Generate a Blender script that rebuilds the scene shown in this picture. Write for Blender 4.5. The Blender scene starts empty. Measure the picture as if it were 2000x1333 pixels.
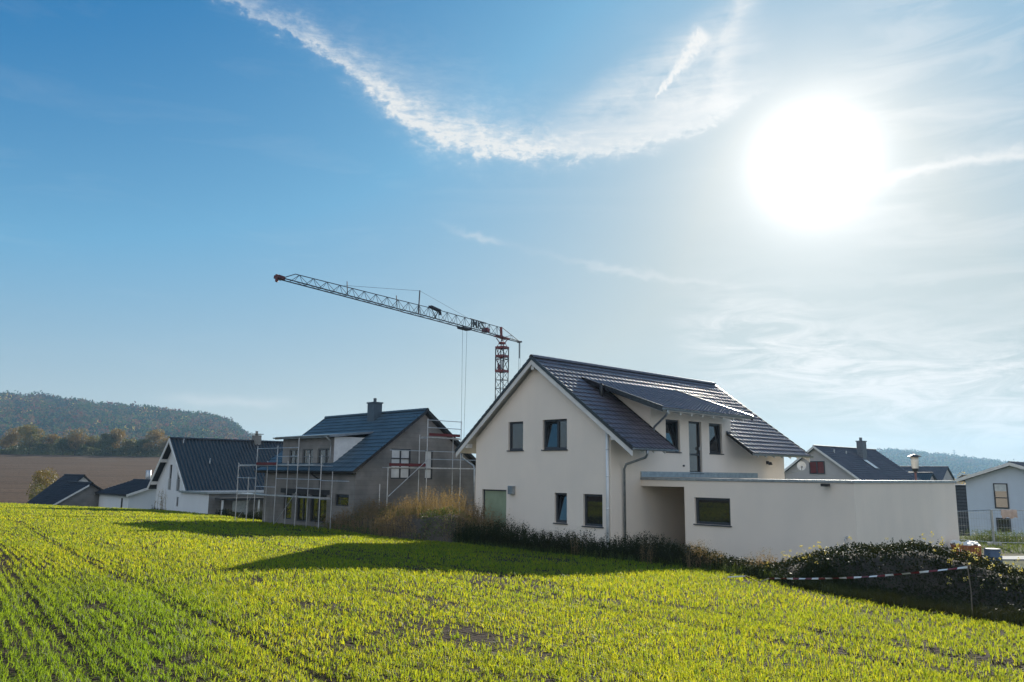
import bpy, bmesh, math, random
import numpy as np
from mathutils import Vector, Matrix
from mathutils.geometry import tessellate_polygon

# ------------------------------------------------------------------ camera, sky, sun, exposure
# the world's z = 0 lies at the photographer's eye level; x right, y away, metres
scn = bpy.context.scene
col = scn.collection
R = math.radians
SUN_AZ, SUN_EL = 21.6, 20.75
PITCH, ROLL, FPX = .1644, -.0103, 1558.13
cd = bpy.data.cameras.new('camera'); cam = bpy.data.objects.new('camera', cd); col.objects.link(cam)
cd.sensor_width = 36; cd.lens = 36 * FPX / 2000; cd.clip_start = .05; cd.clip_end = 9000
cam.matrix_world = Matrix.Rotation(math.pi / 2 + PITCH, 4, 'X') @ Matrix.Rotation(-ROLL, 4, 'Z')
scn.camera = cam
scn.view_settings.view_transform = 'Standard'; scn.view_settings.look = 'None'
scn.view_settings.gamma = 1; scn.view_settings.exposure = 0.45
try: scn.cycles.use_denoising = True
except Exception: pass
scn.cycles.volume_bounces = 0
scn.cycles.max_bounces = 8

W = bpy.data.worlds.new('World'); scn.world = W; W.use_nodes = True
class NT:
    """little helper for building node trees"""
    def __init__(s, tree): s.t = tree; s.t.nodes.clear()
    def n(s, typ, **kw):
        nd = s.t.nodes.new('ShaderNode' + typ)
        for k, v in kw.items():
            if k.startswith('i_'):
                key = k[2:]
                sock = nd.inputs[int(key)] if key.isdigit() else nd.inputs[key.replace('_', ' ')]
                if isinstance(v, bpy.types.NodeSocket): s.t.links.new(v, sock)
                else: sock.default_value = v
            else: setattr(nd, k, v)
        return nd
    def m(s, op, a, b=None, c=None, clamp=False):
        nd = s.t.nodes.new('ShaderNodeMath'); nd.operation = op; nd.use_clamp = clamp
        for i, v in enumerate((a, b, c)):
            if v is None: continue
            if isinstance(v, bpy.types.NodeSocket): s.t.links.new(v, nd.inputs[i])
            else: nd.inputs[i].default_value = v
        return nd.outputs[0]
    def mix(s, f, a, b, blend='MIX'):
        nd = s.t.nodes.new('ShaderNodeMix'); nd.data_type = 'RGBA'; nd.blend_type = blend
        for k, v in ((0, f), (6, a), (7, b)):
            if isinstance(v, bpy.types.NodeSocket): s.t.links.new(v, nd.inputs[k])
            else: nd.inputs[k].default_value = (v if k == 0 else (*v, 1) if len(v) == 3 else v)
        return nd.outputs[2]
    def curve(s, x, x0, x1, pts, y0=0., y1=1.):
        mr = s.n('MapRange', i_0=x, i_1=x0, i_2=x1, i_3=0., i_4=1.)
        fc = s.n('FloatCurve', i_1=mr.outputs[0]); cv = fc.mapping.curves[0]
        P = [((a - x0) / (x1 - x0), (b - y0) / (y1 - y0)) for a, b in pts]
        while len(cv.points) < len(P): cv.points.new(.5, .5)
        for p, q in zip(cv.points, P): p.location = q; p.handle_type = 'AUTO_CLAMPED'
        fc.mapping.update()
        return s.m('MULTIPLY_ADD', fc.outputs[0], y1 - y0, y0)
    def noise(s, vec, scale, detail=5., rough=.55, dist=0.):
        return s.n('TexNoise', i_Vector=vec, i_Scale=scale, i_Detail=detail, i_Roughness=rough, i_Distortion=dist).outputs[0]

def build_sky():
    N = NT(W.node_tree)
    tc = N.n('TexCoord'); dirn = N.n('VectorMath', operation='NORMALIZE', i_0=tc.outputs['Generated']).outputs[0]
    sky = N.n('TexSky', sky_type='NISHITA', sun_disc=False, sun_elevation=R(SUN_EL), sun_rotation=R(SUN_AZ),
              altitude=200., air_density=1.0, dust_density=.35, ozone_density=2.2)
    sx = N.n('SeparateXYZ', i_0=dirn)
    az = N.m('MULTIPLY', N.m('ARCTAN2', sx.outputs[0], sx.outputs[1]), 57.2958)
    el = N.m('MULTIPLY', N.m('ARCSINE', sx.outputs[2]), 57.2958)
    ae = N.n('CombineXYZ', i_0=az, i_1=el).outputs[0]
    # angle to the sun
    sd = (math.sin(R(SUN_AZ)) * math.cos(R(SUN_EL)), math.cos(R(SUN_AZ)) * math.cos(R(SUN_EL)), math.sin(R(SUN_EL)))
    dot = N.n('VectorMath', operation='DOT_PRODUCT', i_0=dirn, i_1=sd).outputs['Value']
    th = N.m('MULTIPLY', N.m('ARCCOSINE', N.m('MINIMUM', dot, .99999)), 57.2958)
    def gauss(x, s): return N.m('EXPONENT', N.m('MULTIPLY', N.m('POWER', N.m('ABSOLUTE', N.m('DIVIDE', x, s)), 2.), -1.))
    def expo(x, s): return N.m('EXPONENT', N.m('MULTIPLY', N.m('DIVIDE', x, s), -1.))
    def win(x, a, b, soft):
        lo = N.n('MapRange', interpolation_type='SMOOTHSTEP', i_0=x, i_1=a - soft, i_2=a + soft).outputs[0]
        hi = N.n('MapRange', interpolation_type='SMOOTHSTEP', i_0=x, i_1=b - soft, i_2=b + soft, i_3=1., i_4=0.).outputs[0]
        return N.m('MULTIPLY', lo, hi)
    def stretch(kx, ky, rot=0.): return N.n('Mapping', i_Vector=ae, i_Scale=(kx, ky, 1), i_Rotation=(0, 0, R(rot))).outputs[0]
    # deep blue overhead, paling towards the horizon and the sun
    E = N.m('EXPONENT', N.m('DIVIDE', N.m('MAXIMUM', el, 0.), -16.))
    fp = N.m('ADD', N.m('MULTIPLY_ADD', E, 1.5, -.36), N.m('MULTIPLY', expo(th, 20.), 1.3))
    fp = N.m('MINIMUM', N.m('MAXIMUM', fp, 0.), 1.)
    cr = N.n('ValToRGB', i_0=fp); cr.color_ramp.elements.new(.36)
    for e_, p_, c_ in zip(cr.color_ramp.elements, (0, .36, 1.), (SKY_DEEP, SKY_MID, SKY_PALE)): e_.position = p_; e_.color = (*c_, 1)
    base = cr.outputs[0]
    base = N.mix(.07, base, sky.outputs[0])
    # -- cirrus
    f1 = N.noise(stretch(.55, .9), 1., 7., .62, .3); f2 = N.noise(stretch(.13, .9, -20), 1., 6., .6, .5); f3 = N.noise(stretch(1.6, 2.2), 1., 6., .65)
    c1 = N.curve(az, -24, 20, [(-24, 31.6), (-21.3, 30.6), (-18.7, 29.8), (-15.7, 29.0), (-12.7, 27.6), (-9.5, 25.7), (-5.5, 23.6), (-1.7, 23.1), (3, 22.8), (7.6, 22.9), (12.5, 23.8), (17, 25.4), (20, 26.5)], 20, 34)
    w1 = N.curve(az, -24, 20, [(-24, .35), (-18, .45), (-13, .7), (-9, .95), (-5, 1.15), (0, .95), (5, .8), (10, .7), (15, .5), (20, .3)], 0, 2)
    i1 = N.curve(az, -24, 20, [(-24, .1), (-20, .35), (-16, .45), (-11, .7), (-7, .9), (-3, .9), (2, .8), (7, .6), (12, .5), (16, .35), (18.5, .1), (20, 0)], 0, 1)
    d1 = N.m('ADD', N.m('SUBTRACT', el, c1), N.m('ADD', N.m('MULTIPLY', N.m('SUBTRACT', f1, .5), 3.4), N.m('MULTIPLY', N.m('SUBTRACT', f3, .5), 1.0)))
    up = N.m('GREATER_THAN', d1, 0.); wd = N.m('MULTIPLY', w1, N.m('MULTIPLY_ADD', up, .9, .55))
    f8 = N.noise(N.n('Mapping', i_Vector=ae, i_Scale=(.8, 3.2, 1), i_Rotation=(0, 0, R(18))).outputs[0], 1., 7., .68, .6)
    n1 = N.m('MULTIPLY', N.m('MULTIPLY', gauss(N.m('DIVIDE', d1, wd), 1.), i1), N.n('MapRange', i_0=N.m('ADD', N.m('MULTIPLY', f3, .5), N.m('MULTIPLY', f8, .5)), i_1=.3, i_2=.66, i_3=.15, i_4=1.35).outputs[0])
    n1 = N.m('ADD', n1, N.m('MULTIPLY', N.m('MULTIPLY', gauss(N.m('DIVIDE', d1, N.m('MULTIPLY', wd, 2.6)), 1.), i1), N.m('MULTIPLY', f8, .4)))
    # soft veil that hangs off the streak towards the upper right
    vt = N.curve(az, 0, 20, [(0, 25.0), (4, 26.2), (8, 28.3), (12, 30.0), (16, 31.8), (20, 34)], 20, 36)
    v1 = N.n('MapRange', interpolation_type='SMOOTHSTEP', i_0=N.m('SUBTRACT', vt, el), i_1=-1., i_2=2.2).outputs[0]
    v2 = N.n('MapRange', interpolation_type='SMOOTHSTEP', i_0=N.m('SUBTRACT', el, c1), i_1=-1.3, i_2=.8).outputs[0]
    veil = N.m('MULTIPLY', N.m('MULTIPLY', v1, v2), N.m('MULTIPLY', win(az, 4, 17.6, 3.), N.n('MapRange', i_0=N.m('ADD', N.m('MULTIPLY', f2, .6), N.m('MULTIPLY', f1, .4)), i_1=.34, i_2=.62, i_4=.72).outputs[0]))
    # old contrail puff: a lumpy spindle
    ax, ay, bx, by = 10.6, 26.0, 14.5, 30.0; L = math.hypot(bx - ax, by - ay); ux, uy = (bx - ax) / L, (by - ay) / L
    pa = N.m('SUBTRACT', az, ax); pe = N.m('SUBTRACT', el, ay)
    t = N.m('DIVIDE', N.m('ADD', N.m('MULTIPLY', pa, ux), N.m('MULTIPLY', pe, uy)), L)
    dd = N.m('ADD', N.m('SUBTRACT', N.m('MULTIPLY', pa, uy), N.m('MULTIPLY', pe, ux)), N.m('MULTIPLY', N.m('SUBTRACT', N.noise(ae, 2.2, 4., .6), .5), .9))
    pw = N.m('MULTIPLY_ADD', N.m('MAXIMUM', t, 0.), .62, .06)
    puff = N.m('MULTIPLY', N.m('MULTIPLY', gauss(N.m('DIVIDE', dd, pw), 1.), win(t, .02, .98, .05)), N.m('MULTIPLY_ADD', N.noise(ae, 3.5, 3., .6), 1.9, .0))
    # streak right of the sun, thin lines left of it
    c3 = N.curve(az, 23, 40, [(23, 18.7), (26, 19.1), (30, 19.5), (34, 19.5), (40, 19.9)], 15, 25)
    s3 = N.m('MULTIPLY', N.m('MULTIPLY', gauss(N.m('ADD', N.m('SUBTRACT', el, c3), N.m('MULTIPLY', N.m('SUBTRACT', f1, .5), 1.2)), .34), win(az, 26, 44, 2.)), .7)
    c4 = N.curve(az, -6, 20, [(-6, 17.8), (-3, 16.9), (1, 16.0), (5, 15.0), (9, 14.2), (15, 13.2), (20, 12.)], 10, 20)
    d4 = N.m('ADD', N.m('SUBTRACT', el, c4), N.m('MULTIPLY', N.m('SUBTRACT', f1, .5), 1.5))
    i4 = N.curve(az, -6, 20, [(-6, 0), (-4, .12), (-2.5, .3), (0, .05), (4, .1), (8, .3), (12, .25), (15, .15), (17, 0)], 0, 1)
    s4 = N.m('MULTIPLY', gauss(d4, .26), i4)
    # broad wisps low on the right and faint cirrus high on the right
    g1 = N.noise(stretch(.16, .75, 8), 1., 8., .68, 1.1)
    c5 = N.curve(az, 8, 44, [(8, 11), (14, 9.3), (19, 8.), (24, 6.4), (30, 5.6), (44, 5.)], 0, 14)
    m5 = N.m('MULTIPLY', gauss(N.m('SUBTRACT', el, c5), 3.6), win(az, 13.5, 60, 3.5))
    s5 = N.m('MULTIPLY', N.n('MapRange', i_0=g1, i_1=.38, i_2=.62, i_4=1.1).outputs[0], m5)
    m6 = N.m('MULTIPLY', win(az, 24, 70, 4.), win(el, 10, 33, 4.))
    g2 = N.noise(stretch(.09, .5, -6), 1., 7., .6, .8)
    s6 = N.m('MULTIPLY', N.n('MapRange', i_0=g2, i_1=.44, i_2=.75, i_4=.45).outputs[0], m6)
    s7 = N.m('MULTIPLY', gauss(N.m('SUBTRACT', el, N.m('MULTIPLY_ADD', N.m('SUBTRACT', f1, .5), .8, 4.6)), .35), N.m('MULTIPLY', win(az, -23, -16, 2.), .3))
    c9 = N.curve(el, 22, 36, [(22, 15.4), (25, 15.6), (28, 15.9), (30, 16.5), (31.5, 17.6), (33, 19.2), (36, 22)], 10, 25)
    d9 = N.m('ADD', N.m('SUBTRACT', az, c9), N.m('MULTIPLY', N.m('SUBTRACT', f1, .5), 2.2))
    s9 = N.m('MULTIPLY', N.m('MULTIPLY', gauss(d9, .8), win(el, 24.5, 50, 1.)), N.m('MULTIPLY', f8, .75))
    wisps = N.m('MULTIPLY', N.n('MapRange', i_0=N.noise(stretch(.06, .35, 25), 1., 6., .6, .6), i_1=.52, i_2=.85, i_4=.10).outputs[0], win(el, 8, 80, 6.))
    den = N.m('MINIMUM', n1, 1.)
    for s in (veil, s9, puff, s3, s4, s5, s6, s7, wisps):
        den = N.m('SUBTRACT', 1., N.m('MULTIPLY', N.m('SUBTRACT', 1., den), N.m('SUBTRACT', 1., N.m('MINIMUM', s, .95))))
    # unseen broken bright cloud added behind the photographer to brighten the shaded walls
    bk = N.m('MULTIPLY', N.n('MapRange', interpolation_type='SMOOTHSTEP', i_0=sx.outputs[1], i_1=-.05, i_2=-.55).outputs[0], N.n('MapRange', interpolation_type='SMOOTHSTEP', i_0=N.noise(N.n('Mapping', i_Vector=dirn, i_Scale=(2.2, 2.2, 5.)).outputs[0], 1., 6., .55, .4), i_1=.38, i_2=.56, i_4=BACK_FILL).outputs[0])
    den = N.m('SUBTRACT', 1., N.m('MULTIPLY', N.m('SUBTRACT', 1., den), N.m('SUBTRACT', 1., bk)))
    den = N.m('MINIMUM', N.m('MAXIMUM', den, 0.), .93)
    cb = N.m('MULTIPLY_ADD', expo(th, 14.), .30, .0)
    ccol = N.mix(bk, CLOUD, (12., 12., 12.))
    ccol = N.mix(1., ccol, N.n('CombineXYZ', i_0=cb, i_1=cb, i_2=cb).outputs[0], 'ADD')
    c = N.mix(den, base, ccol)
    # sunlight spread through thin cirrus round the sun
    core = N.m('MULTIPLY', N.m('EXPONENT', N.m('MULTIPLY', N.m('POWER', N.m('DIVIDE', th, 2.5), 2.), -1.)), GLOW[0])
    ha = N.m('ADD', N.m('ADD', core, N.m('MULTIPLY', expo(th, 4.), GLOW[1])), N.m('MULTIPLY', expo(th, 13.), GLOW[2]))
    gl = N.n('VectorMath', operation='SCALE', i_0=(1.06, .96, .91), i_Scale=ha).outputs[0]
    c = N.mix(1., c, gl, 'ADD')
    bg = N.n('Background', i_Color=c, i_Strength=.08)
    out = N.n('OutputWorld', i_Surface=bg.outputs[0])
SKY_DEEP, SKY_MID, SKY_PALE, CLOUD, GLOW, BACK_FILL = (.15, 1.75, 4.2), (1.4, 3.75, 5.9), (4.45, 5.15, 5.15), (7.6, 7.65, 7.5), (15., 8., .7), .95
HAZE = .00015
build_sky()

sl = bpy.data.lights.new('sun', 'SUN'); so = bpy.data.objects.new('sun', sl); col.objects.link(so)
sl.energy = 5.0; sl.angle = R(.55); sl.color = (1., .93, .80)
so.rotation_euler = (R(90 - SUN_EL), 0, R(180 - SUN_AZ)); so.location = (0, 0, 60)

# ------------------------------------------------------------------ materials
MATS = {}
def mat(name, c1, c2=None, scale=3., rough=.8, bump=0., bscale=None, spec=.5, metal=0., detail=5., coat=0., coords='Object', stretch=(1, 1, 1), transl=None, lo=.35, hi=.65):
    if name in MATS: return MATS[name]
    m = bpy.data.materials.new(name); m.use_nodes = True; N = NT(m.node_tree)
    tc = N.n('TexCoord'); mp = N.n('Mapping', i_Vector=tc.outputs[coords], i_Scale=stretch).outputs[0]
    f = N.noise(mp, scale, detail)
    f = N.n('MapRange', i_0=f, i_1=lo, i_2=hi).outputs[0]
    c = N.mix(f, c1, c2 or tuple(v * .8 for v in c1))
    p = N.n('BsdfPrincipled', i_Base_Color=c, i_Roughness=rough, i_Metallic=metal)
    p.inputs['Specular IOR Level'].default_value = spec
    p.inputs['Coat Weight'].default_value = coat; p.inputs['Coat Roughness'].default_value = .15
    if bump:
        b = N.n('Bump', i_Strength=1., i_Distance=bump, i_Height=N.noise(mp, bscale or scale * 6, 4.))
        N.t.links.new(b.outputs[0], p.inputs['Normal'])
    o = p.outputs[0]
    if transl:
        tr = N.n('BsdfTranslucent', i_Color=N.mix(f, transl, tuple(v * .7 for v in transl)))
        o = N.n('AddShader', i_0=p.outputs[0], i_1=tr.outputs[0]).outputs[0]
    N.n('OutputMaterial', i_Surface=o)
    MATS[name] = m; return m
def leafmat(name, ca, cb, cc, tr=.9, rough=.55, spec=.3, ps=.25, refl=1.):
    """foliage: colour runs over the per-leaf random value 'rnd' and slow noise; light passes through"""
    m = bpy.data.materials.new(name); m.use_nodes = True; N = NT(m.node_tree)
    a = N.n('Attribute', attribute_name='rnd').outputs['Fac']
    g = N.n('NewGeometry').outputs['Position']
    nz = N.n('MapRange', i_0=N.noise(g, ps, 4.), i_1=.35, i_2=.65).outputs[0]
    c = N.mix(N.m('MULTIPLY', a, 1.), ca, cb); c = N.mix(N.m('MULTIPLY', nz, .55), c, cc)
    p = N.n('BsdfPrincipled', i_Base_Color=c if refl == 1. else N.mix(1., c, (refl, refl, refl), 'MULTIPLY'), i_Roughness=rough); p.inputs['Specular IOR Level'].default_value = spec
    t = N.n('BsdfTranslucent', i_Color=N.mix(1., c, (tr * 1.15, tr * 1.05, tr * .5), 'MULTIPLY'))
    o = N.n('AddShader', i_0=p.outputs[0], i_1=t.outputs[0])
    N.n('OutputMaterial', i_Surface=o.outputs[0]); return m

def plaster(name, c1, c2):
    """rendered wall: fine grain, faint rain streaks and patches"""
    m = bpy.data.materials.new(name); m.use_nodes = True; N = NT(m.node_tree)
    tc = N.n('TexCoord').outputs['Object']
    a = N.n('MapRange', i_0=N.noise(tc, .5, 5.), i_1=.35, i_2=.65).outputs[0]
    s = N.n('MapRange', i_0=N.noise(N.n('Mapping', i_Vector=tc, i_Scale=(1.3, 1.3, .3)).outputs[0], 1., 5.), i_1=.4, i_2=.75).outputs[0]
    c = N.mix(a, c1, c2); c = N.mix(N.m('MULTIPLY', s, .24), c, tuple(v * .86 for v in c2))
    g = N.noise(tc, 90., 3.)
    c = N.mix(N.m('MULTIPLY', N.n('MapRange', i_0=g, i_1=.3, i_2=.7).outputs[0], .12), c, tuple(v * .6 for v in c2))
    b = N.n('Bump', i_Strength=.6, i_Distance=.006, i_Height=g)
    p = N.n('BsdfPrincipled', i_Base_Color=c, i_Roughness=.9, i_Normal=b.outputs[0]); p.inputs['Specular IOR Level'].default_value = .2
    N.n('OutputMaterial', i_Surface=p.outputs[0]); return m

def glassmat(name, base, ior=2.1, rough=.02):
    m = bpy.data.materials.new(name); m.use_nodes = True; N = NT(m.node_tree)
    tc = N.n('TexCoord').outputs['Object']
    b = N.n('Bump', i_Strength=.25, i_Distance=.004, i_Height=N.noise(tc, 1.3, 2.))
    c = N.mix(N.noise(tc, 1.5, 3.), base, tuple(v * .5 for v in base))
    p = N.n('BsdfPrincipled', i_Base_Color=c, i_Roughness=rough, i_IOR=ior, i_Normal=b.outputs[0])
    N.n('OutputMaterial', i_Surface=p.outputs[0]); return m

def tilemat(name, c1, c2, rough=.4, spec=.5, coat=0.):
    m = bpy.data.materials.new(name); m.use_nodes = True; N = NT(m.node_tree)
    tc = N.n('TexCoord').outputs['Object']
    # each tile a shade of its own (attribute) + weathering
    a = N.n('Attribute', attribute_name='rnd').outputs['Fac']
    n = N.n('MapRange', i_0=N.noise(tc, 1.1, 6.), i_1=.35, i_2=.7).outputs[0]
    c = N.mix(a, c1, c2); c = N.mix(N.m('MULTIPLY', n, .35), c, tuple(min(1, v * 1.7 + .01) for v in c2))
    ro = N.m('ADD', rough, N.m('MULTIPLY', N.m('ADD', a, N.noise(tc, 9., 3.)), .09))
    p = N.n('BsdfPrincipled', i_Base_Color=c, i_Roughness=ro); p.inputs['Specular IOR Level'].default_value = spec
    p.inputs['Coat Weight'].default_value = coat; p.inputs['Coat Roughness'].default_value = .42
    N.n('OutputMaterial', i_Surface=p.outputs[0]); return m

M_plaster = plaster('plaster_cream', (.90, .80, .70), (.84, .755, .67))
M_plaster_w = plaster('plaster_white', (.76, .78, .80), (.70, .73, .76))
M_plaster_far = plaster('plaster_grey', (.50, .48, .47), (.44, .42, .42))
def blockwork(name, c1, c2):
    m = plaster(name, c1, c2); N = m.node_tree; p = [n for n in N.nodes if n.type == 'BSDF_PRINCIPLED'][0]; src = p.inputs['Base Color'].links[0].from_socket
    tc = N.nodes.new('ShaderNodeTexCoord'); sp = N.nodes.new('ShaderNodeSeparateXYZ'); N.links.new(tc.outputs['Object'], sp.inputs[0])
    def mt(op, a, b=None, c=None):
        n = N.nodes.new('ShaderNodeMath'); n.operation = op
        for i, v in enumerate((a, b, c)):
            if v is None: continue
            if isinstance(v, bpy.types.NodeSocket): N.links.new(v, n.inputs[i])
            else: n.inputs[i].default_value = v
        return n.outputs[0]
    row = mt('LESS_THAN', mt('FRACT', mt('DIVIDE', sp.outputs[2], .25)), .09)
    nz = N.nodes.new('ShaderNodeTexNoise'); nz.inputs['Scale'].default_value = 1.6; nz.inputs['Detail'].default_value = 6; N.links.new(tc.outputs['Object'], nz.inputs['Vector'])
    k = mt('ADD', mt('MULTIPLY', row, .22), mt('MULTIPLY', mt('SUBTRACT', nz.outputs[0], .4), 1.1))
    mx = N.nodes.new('ShaderNodeMix'); mx.data_type = 'RGBA'; mx.clamp_factor = True; N.links.new(k, mx.inputs[0]); N.links.new(src, mx.inputs[6]); mx.inputs[7].default_value = (c2[0] * .45, c2[1] * .45, c2[2] * .45, 1)
    N.links.new(mx.outputs[2], p.inputs['Base Color']); return m
M_block = blockwork('base_coat_grey', (.30, .285, .27), (.19, .185, .18))
M_tile = tilemat('tiles_slate_violet', (.040, .032, .044), (.075, .062, .080), .52, 1.0, .6)
M_tile_blue = tilemat('tiles_blue_grey', (.035, .062, .085), (.055, .09, .12), .5, .4)
M_tile_dark = tilemat('tiles_black_glazed', (.006, .006, .008), (.014, .013, .016), .24, .7, .0)
M_tile_matt = tilemat('tiles_black_matt', (.010, .010, .014), (.020, .019, .025), .6, .35)
M_tile_far = tilemat('tiles_far', (.05, .05, .06), (.075, .07, .085), .5, .4)
M_wood = mat('painted_wood', (.74, .73, .70), (.62, .61, .59), 2., .6, .002, 30)
M_frame = mat('anthracite_frame', (.028, .032, .040), (.04, .045, .055), 6., .45)
M_glass = glassmat('window_glass', (.02, .022, .026))
M_glass_b = glassmat('window_glass_blind', (.36, .46, .33), 1.7, .12)
M_blind = mat('roller_blind', (.62, .64, .63), (.5, .52, .52), 4., .7)
M_zinc = mat('zinc', (.40, .43, .45), (.28, .31, .34), 5., .38, metal=.75)
M_whitepipe = mat('white_pipe', (.76, .80, .84), (.68, .72, .76), 3., .4)
M_steel = mat('galvanised_steel', (.58, .60, .62), (.42, .44, .46), 6., .45, metal=.55)
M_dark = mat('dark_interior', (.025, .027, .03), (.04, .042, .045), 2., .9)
M_red = mat('red_paint', (.20, .016, .018), (.12, .012, .015), 3., .5)
M_cranesteel = mat('crane_dark_steel', (.018, .018, .03), (.035, .03, .04), 3., .75, spec=.25)
M_plank = mat('toe_board_red', (.14, .022, .028), (.10, .02, .022), 3., .8)
M_black = mat('black_plastic', (.015, .015, .017), (.03, .03, .03), 5., .5)
M_blue = mat('blue_plastic', (.05, .095, .17), (.035, .07, .13), 4., .5)
M_orange = mat('rusty_orange_wood', (.42, .15, .06), (.28, .10, .05), 5., .8, .004, 20, stretch=(1, 1, 4))
M_concrete = mat('concrete', (.42, .41, .39), (.33, .32, .31), 2., .9, .006, 20)
M_cloth = mat('tan_cloth', (.55, .43, .36), (.42, .32, .27), 6., .95)
M_white = mat('white_sheet', (.8, .8, .79), (.7, .7, .7), 4., .6)
M_rgrey = mat('roof_membrane', (.30, .31, .32), (.22, .23, .24), 1.5, .8)
M_curtain = mat('red_curtain', (.20, .035, .035), (.09, .03, .03), 4., .9, stretch=(6, 6, .4))

# ------------------------------------------------------------------ mesh helpers
class MB:
    def __init__(s): s.v = []; s.f = []; s.a = None
    def add(s, vs, fs):
        b = len(s.v); s.v += [tuple(v) for v in vs]; s.f += [tuple(b + i for i in f) for f in fs]; return s
    def box(s, x0, x1, y0, y1, z0, z1):
        return s.add([(x, y, z) for z in (z0, z1) for x, y in ((x0, y0), (x1, y0), (x1, y1), (x0, y1))],
                     [(3, 2, 1, 0), (4, 5, 6, 7), (0, 1, 5, 4), (1, 2, 6, 5), (2, 3, 7, 6), (3, 0, 4, 7)])
    def bar(s, p, q, w, h=None, up=(0, 0, 1)):
        h = h or w; p, q = Vector(p), Vector(q); d = (q - p).normalized(); u = Vector(up)
        if abs(d.dot(u)) > .99: u = Vector((1, 0, 0))
        a = d.cross(u).normalized() * w / 2; b = a.cross(d).normalized() * h / 2
        vs = [o + i * a + j * b for o in (p, q) for i, j in ((-1, -1), (1, -1), (1, 1), (-1, 1))]
        return s.add(vs, [(0, 1, 2, 3), (7, 6, 5, 4), (0, 4, 5, 1), (1, 5, 6, 2), (2, 6, 7, 3), (3, 7, 4, 0)])
    def tube(s, pts, r, n=8, cap=True, r2=None):
        pts = [Vector(p) for p in pts]; m = len(pts); vs = []; ref = None
        for i, p in enumerate(pts):
            d = (pts[min(i + 1, m - 1)] - pts[max(i - 1, 0)]).normalized()
            if ref is None:
                ref = Vector((0, 0, 1)) if abs(d.z) < .9 else Vector((1, 0, 0))
            a = d.cross(ref).normalized(); b = d.cross(a).normalized(); ref = -b if False else ref
            rr = r if r2 is None else r + (r2 - r) * i / (m - 1)
            vs += [p + a * math.cos(t * 2 * math.pi / n) * rr + b * math.sin(t * 2 * math.pi / n) * rr for t in range(n)]
        fs = [(i * n + t, i * n + (t + 1) % n, (i + 1) * n + (t + 1) % n, (i + 1) * n + t) for i in range(m - 1) for t in range(n)]
        if cap: fs += [tuple(range(n))[::-1], tuple((m - 1) * n + t for t in range(n))]
        return s.add(vs, fs)
    def cyl(s, c, r, h, n=16, r2=None): return s.tube([c, (c[0], c[1], c[2] + h)], r, n, True, r2)
    def prism(s, poly, vec):
        """closed solid: a flat outline swept along vec"""
        n = len(poly); P = [Vector(p) for p in poly]; V = Vector(vec)
        return s.add(P + [p + V for p in P], [tuple(range(n))[::-1], tuple(range(n, 2 * n))] + [(i, (i + 1) % n, n + (i + 1) % n, n + i) for i in range(n)])
    def holed(s, outline, holes, depth):
        """flat wall with openings and their reveals; depth is the inward vector"""
        loops = [[Vector(p) for p in outline]] + [[Vector(p) for p in h] for h in holes]
        tris = tessellate_polygon(loops); flat = [p for l in loops for p in l]
        s.add(flat, [tuple(t) for t in tris]); D = Vector(depth)
        for h in loops[1:]:
            n = len(h); s.add(h + [p + D for p in h], [(i, (i + 1) % n, n + (i + 1) % n, n + i) for i in range(n)])
        return s
    def lathe(s, c, prof, n=20):
        vs = [(c[0] + r * math.cos(2 * math.pi * k / n), c[1] + r * math.sin(2 * math.pi * k / n), c[2] + z) for r, z in prof for k in range(n)]
        fs = [(i * n + k, i * n + (k + 1) % n, (i + 1) * n + (k + 1) % n, (i + 1) * n + k) for i in range(len(prof) - 1) for k in range(n)]
        return s.add(vs, fs)
    def build(s, name, m, parent=None, off=(0, 0, 0), smooth=False, bevel=0., fix=True):
        me = bpy.data.meshes.new(name)
        me.from_pydata([(a - off[0], b - off[1], c - off[2]) for a, b, c in s.v], [], s.f)
        if fix:
            bm = bmesh.new(); bm.from_mesh(me); bmesh.ops.recalc_face_normals(bm, faces=bm.faces); bm.to_mesh(me); bm.free()
        if s.a is not None:
            at = me.attributes.new('rnd', 'FLOAT', 'POINT'); at.data.foreach_set('value', np.array(s.a, dtype=np.float32))
        me.materials.append(m)
        if smooth: me.polygons.foreach_set('use_smooth', [True] * len(me.polygons))
        me.update()
        o = bpy.data.objects.new(name, me); col.objects.link(o); o.parent = parent
        if bevel:
            b = o.modifiers.new('bevel', 'BEVEL'); b.width = bevel; b.segments = 2; b.limit_method = 'ANGLE'
        return o

def tag(o, label=None, cat=None, group=None, kind=None):
    for k, v in (('label', label), ('category', cat), ('group', group), ('kind', kind)):
        if v: o[k] = v
    return o
def thing(name, label, cat, loc, rz=0., group=None):
    o = bpy.data.objects.new(name, None); col.objects.link(o); o.location = loc; o.rotation_euler = (0, 0, rz)
    o.empty_display_size = .3
    return tag(o, label, cat, group)
def dup(o, loc, rz=None, label=None, scale=None):
    r = o.copy(); col.objects.link(r); r.location = loc
    if rz is not None: r.rotation_euler = (0, 0, rz)
    if scale: r.scale = scale
    if label: r['label'] = label
    for ch in o.children:
        c = ch.copy(); col.objects.link(c); c.parent = r
        for g in ch.children:
            d = g.copy(); col.objects.link(d); d.parent = c
    return r

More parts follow.
